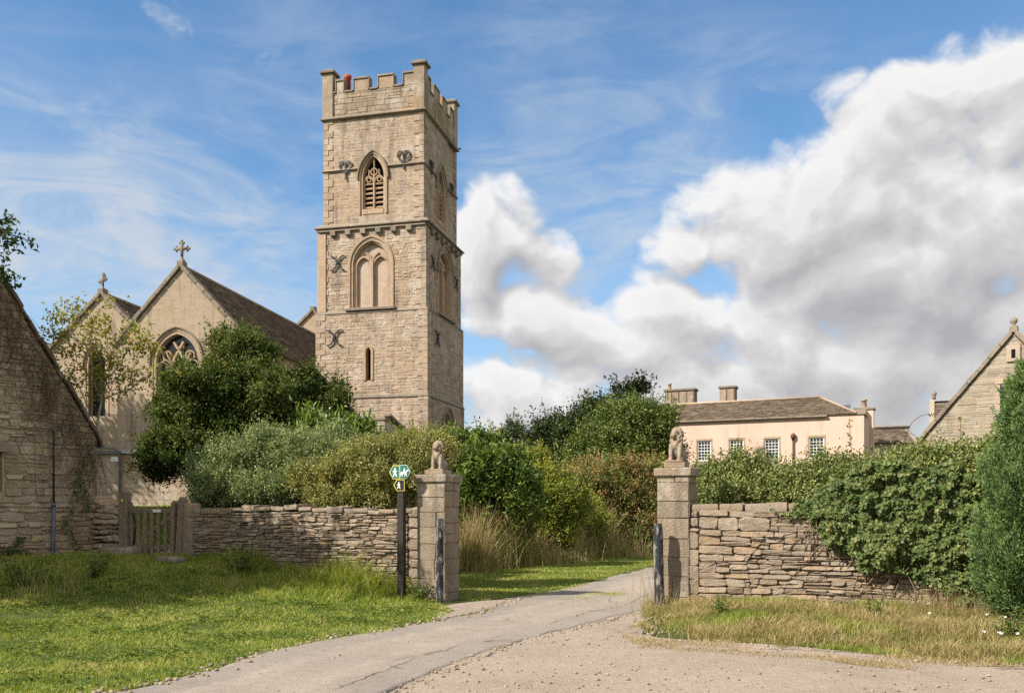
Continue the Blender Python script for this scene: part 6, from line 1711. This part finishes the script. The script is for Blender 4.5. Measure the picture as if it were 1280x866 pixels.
weeds('nettle_patch', '', [(300,716,1.5,'dark nettle clump in the shade beside the stone wall'),(415,714,1.5,'sunlit tall weeds against the wall in the middle of the bank'),(470,722,1.1,'bright low weeds at the wall foot left of the signpost'),
      (525,752,1.2,'broad leaved weeds at the foot of the left pier'),(505,741,1.1,'leafy weeds around the foot of the signpost'),(30,735,1.8,'dark weeds at the foot of the old building near the left edge'),(120,722,1.3,'weeds in shade below the rubble wall')], LM['green'], 151, .07, .17, 'weed clumps on the left bank')
weeds('verge_weed', '', [(1262,800,1.2,'green leafy weed on the verge below the conifer'),(1090,776,.9,'green tuft of weed in the dry verge below the ivy'),(900,770,.9,'weed below the big blocks of the right wall')], LM['green'], 171, .06, .15, 'weeds on the dry verge')
mb = MB(); q = random.Random(12); mbs = MB()
for (px, py) in [(1161,758),(1252,800),(1249,793),(1230,792),(1272,795),(1234,772),(1256,780),(1162,770)]:
    x, y = gpt(px, py+8); z_ = float(gz(x, y)); c = Vector((x, y, z_+.10+q.random()*.08)); mbs.tube([(x, y, z_-.02), tuple(c)], .003, 4)
    for k in range(7):
        a = k*.9; rr = .022; mb.ball(c+Vector((math.cos(a)*rr*.7, math.sin(a)*rr*.7, q.uniform(-.008,.012))), (.008,.008,.007), None, 6, 4)
fo = mb.build('wild_flowers', MT['white'], None, True); props(fo, 'scattered small white wild flowers on the verge near the conifer', 'flowers', kind='stuff')

# ------------------------------------------------------------------ sapling with yellowing leaves over the old building
SD = 21.8
def sp(px, py, dd=0.): return at(px, py, SD+dd)
base = sp(119, 545); gb = float(gz(base.x, base.y)); O_ = Vector((base.x, base.y, gb))
t = thing('sapling', 'thin pale barked sapling with sparse yellowing leaves behind the old building', 'tree', O_)
BR = [([(119,640),(119,545),(127,500),(126,470),(128,455)], .040), ([(127,500),(118,480),(108,465),(96,452),(80,440),(66,430)], .022), ([(128,458),(122,440),(112,420),(100,402),(90,380)], .020), ([(128,458),(140,440),(152,425),(165,408)], .018),
      ([(126,475),(140,468),(150,455),(158,440),(172,432),(190,438)], .018), ([(127,500),(145,492),(165,485),(185,470),(202,452)], .018), ([(120,530),(108,505),(98,480),(88,470),(72,470)], .016), ([(124,445),(112,432),(96,424),(78,415),(62,422)], .014),
      ([(126,490),(134,480),(146,474),(168,470)], .014), ([(112,420),(118,405),(122,392)], .011), ([(96,402),(84,398),(72,396)], .010), ([(140,440),(132,425),(130,408)], .010), ([(152,428),(168,430),(184,422)], .010)]
mb = MB(); q = random.Random(31); tips = []
for k, (pts, r0) in enumerate(BR):
    dd = q.uniform(-.5, .5) if k else 0; P_ = [sp(px, py, dd*i/len(pts))-O_ for i, (px, py) in enumerate(pts)]
    n = len(P_); mb.tube(P_, [r0*(1-.7*i/(n-1)) for i in range(n)], 7)
    for i in range(1 if k else 4, n):
        for _ in range(2 + (i == n-1)*3): tips.append(P_[i-1].lerp(P_[i], q.random()))
        for _ in range(2):
            e = P_[i] + Vector((q.gauss(0,.22), q.gauss(0,.2), q.gauss(.08,.16))); mb.tube([P_[i], P_[i].lerp(e,.5)+Vector((0,0,.04)), e], [r0*.3+.002,.004,.002], 4); tips += [e]*2
mb.build('trunk', MT['palebark'], t, True)
g = np.random.default_rng(33); T_ = np.array([list(p) for p in tips]); k = 9; P = np.repeat(T_, k, 0) + g.normal(size=(len(T_)*k, 3))*np.array([.13,.13,.10]); n = len(P)
A = unit(g.normal(size=(n,3))*.7 + np.array([0,-.1,-.35])); N_ = g.normal(size=(n,3))*.7 + np.array([-.2,-.5,.5]); N_ = unit(N_ - A*(N_*A).sum(1, keepdims=True))
leaf_mesh('crown', P, A, N_, g.uniform(.07,.13,n), g.uniform(.04,.065,n), g.random(n), np.repeat(g.random(len(T_)), k), LM['sapling'], t)

# ------------------------------------------------------------------ tree outside the frame on the left that shades the bank; its tip hangs into view
TX, TY = -14.8, 13.6
t = thing('overhanging_tree', 'tall tree at the left edge whose leafy branch tips hang into view', 'tree', (TX, TY, 0))
lobes_w = [((-12.2,14.2,6.5),(1.4,1.5,1.15)),((-13.8,12.8,6.6),(1.7,1.5,1.3)),((-15.0,14.8,7.0),(2.0,2.0,1.5)),((-13.2,15.5,6.8),(1.5,1.5,1.2)),((-16.5,13.0,6.5),(2.0,2.0,1.7)),((-15.8,17.0,7.0),(1.9,1.9,1.6))]
ls = [(np.array(c), np.array(r)) for c, r in lobes_w]
f = foliage('crown', ls, LM['overhang'], t, (.15, .085), clump=.34, cover=1.5, seed=191, back=1.0)
g = np.random.default_rng(7); mb = MB(); q = random.Random(17); PP = []
for (c, r) in lobes_w:
    mb.tube([(TX+q.uniform(-.1,.1), TY, 1.5+q.random()), (TX*.5+c[0]*.5, TY*.5+c[1]*.5, c[2]*.55+1.2), c], [.16,.10,.03], 7)
mb.tube([(TX,TY,-.3),(TX+.1,TY,1.5),(TX,TY+.1,3.5),(TX-.1,TY,6.5)], [.34,.27,.2,.06], 12)
for pts in ([(-60,300),(-25,292),(0,287),(14,294),(30,298),(38,306)],[(-25,292),(-5,278),(5,274),(12,270)],[(-60,330),(-25,336),(-2,336),(8,343),(16,350)],[(0,287),(10,300),(8,312)],[(-25,336),(-8,322),(0,318)],[(-5,336),(2,345),(6,354)]):
    P_ = [at(px, py, 13.6) for px, py in pts]; mb.tube(([Vector((-13.0,14.0,5.9))] if pts[0][0] == -60 else []) + P_, [.05]*(pts[0][0] == -60) + [.022*(1-.8*i/(len(P_)-1)) for i in range(len(P_))], 5)
    for i in range(1, len(P_)):
        for _ in range(24 if pts[i][0] < 20 else 15): PP.append(list(P_[i-1].lerp(P_[i], q.random()) + Vector((q.gauss(0,.055), q.gauss(0,.12), q.gauss(-.01,.055)))))
tr = mb.build('trunk', MT['bark'], t, True)
P = np.array(PP); n = len(P); A = unit(g.normal(size=(n,3))*.7+np.array([.3,-.1,-.3])); N_ = g.normal(size=(n,3))*.7+np.array([0,-.4,.6]); N_ = unit(N_-A*(N_*A).sum(1, keepdims=True))
br = leaf_mesh('foliage', P, A, N_, g.uniform(.07,.12,n), g.uniform(.04,.06,n), g.random(n), g.random(n), LM['overhang'], t)
for o in (f, tr, br): o.data.transform(Matrix.Translation(Vector((-TX,-TY,0))))

# second tree outside the frame, beyond the old building: it shades the foot of the church
TX, TY = -24.2, 36.2; tz = float(gz(TX, TY))
t = thing('offframe_shade_tree', 'tall churchyard tree behind the old building at the far left of the church', 'tree', (TX, TY, tz))
lobes_w = [((-24.0,36.2,10.0),(2.3,2.3,2.2)),((-23.2,36.9,7.2),(1.7,1.8,1.8)),((-25.6,35.4,8.0),(2.2,2.2,2.2)),((-24.6,35.6,12.2),(1.7,1.7,1.5)),((-25.4,37.6,11.0),(1.8,1.8,1.6))]
ls = [(np.array(c), np.array(r)) for c, r in lobes_w]
f = foliage('crown', ls, LM['overhang'], t, (.22, .12), clump=.5, cover=1.3, seed=197, back=1.0, sub=4)
mb = MB(); mb.tube([(TX,TY,tz-.3),(TX+.2,TY,4),(TX,TY+.1,9)], [.5,.35,.1], 10)
for c, r in lobes_w: mb.tube([(TX+.1,TY,3.5),(TX*.5+c[0]*.5,TY*.5+c[1]*.5,c[2]*.6+1.5),c], [.2,.13,.04], 7)
tr = mb.build('trunk', MT['bark'], t, True)
for o in (f, tr): o.data.transform(Matrix.Translation(Vector((-TX,-TY,-tz))))
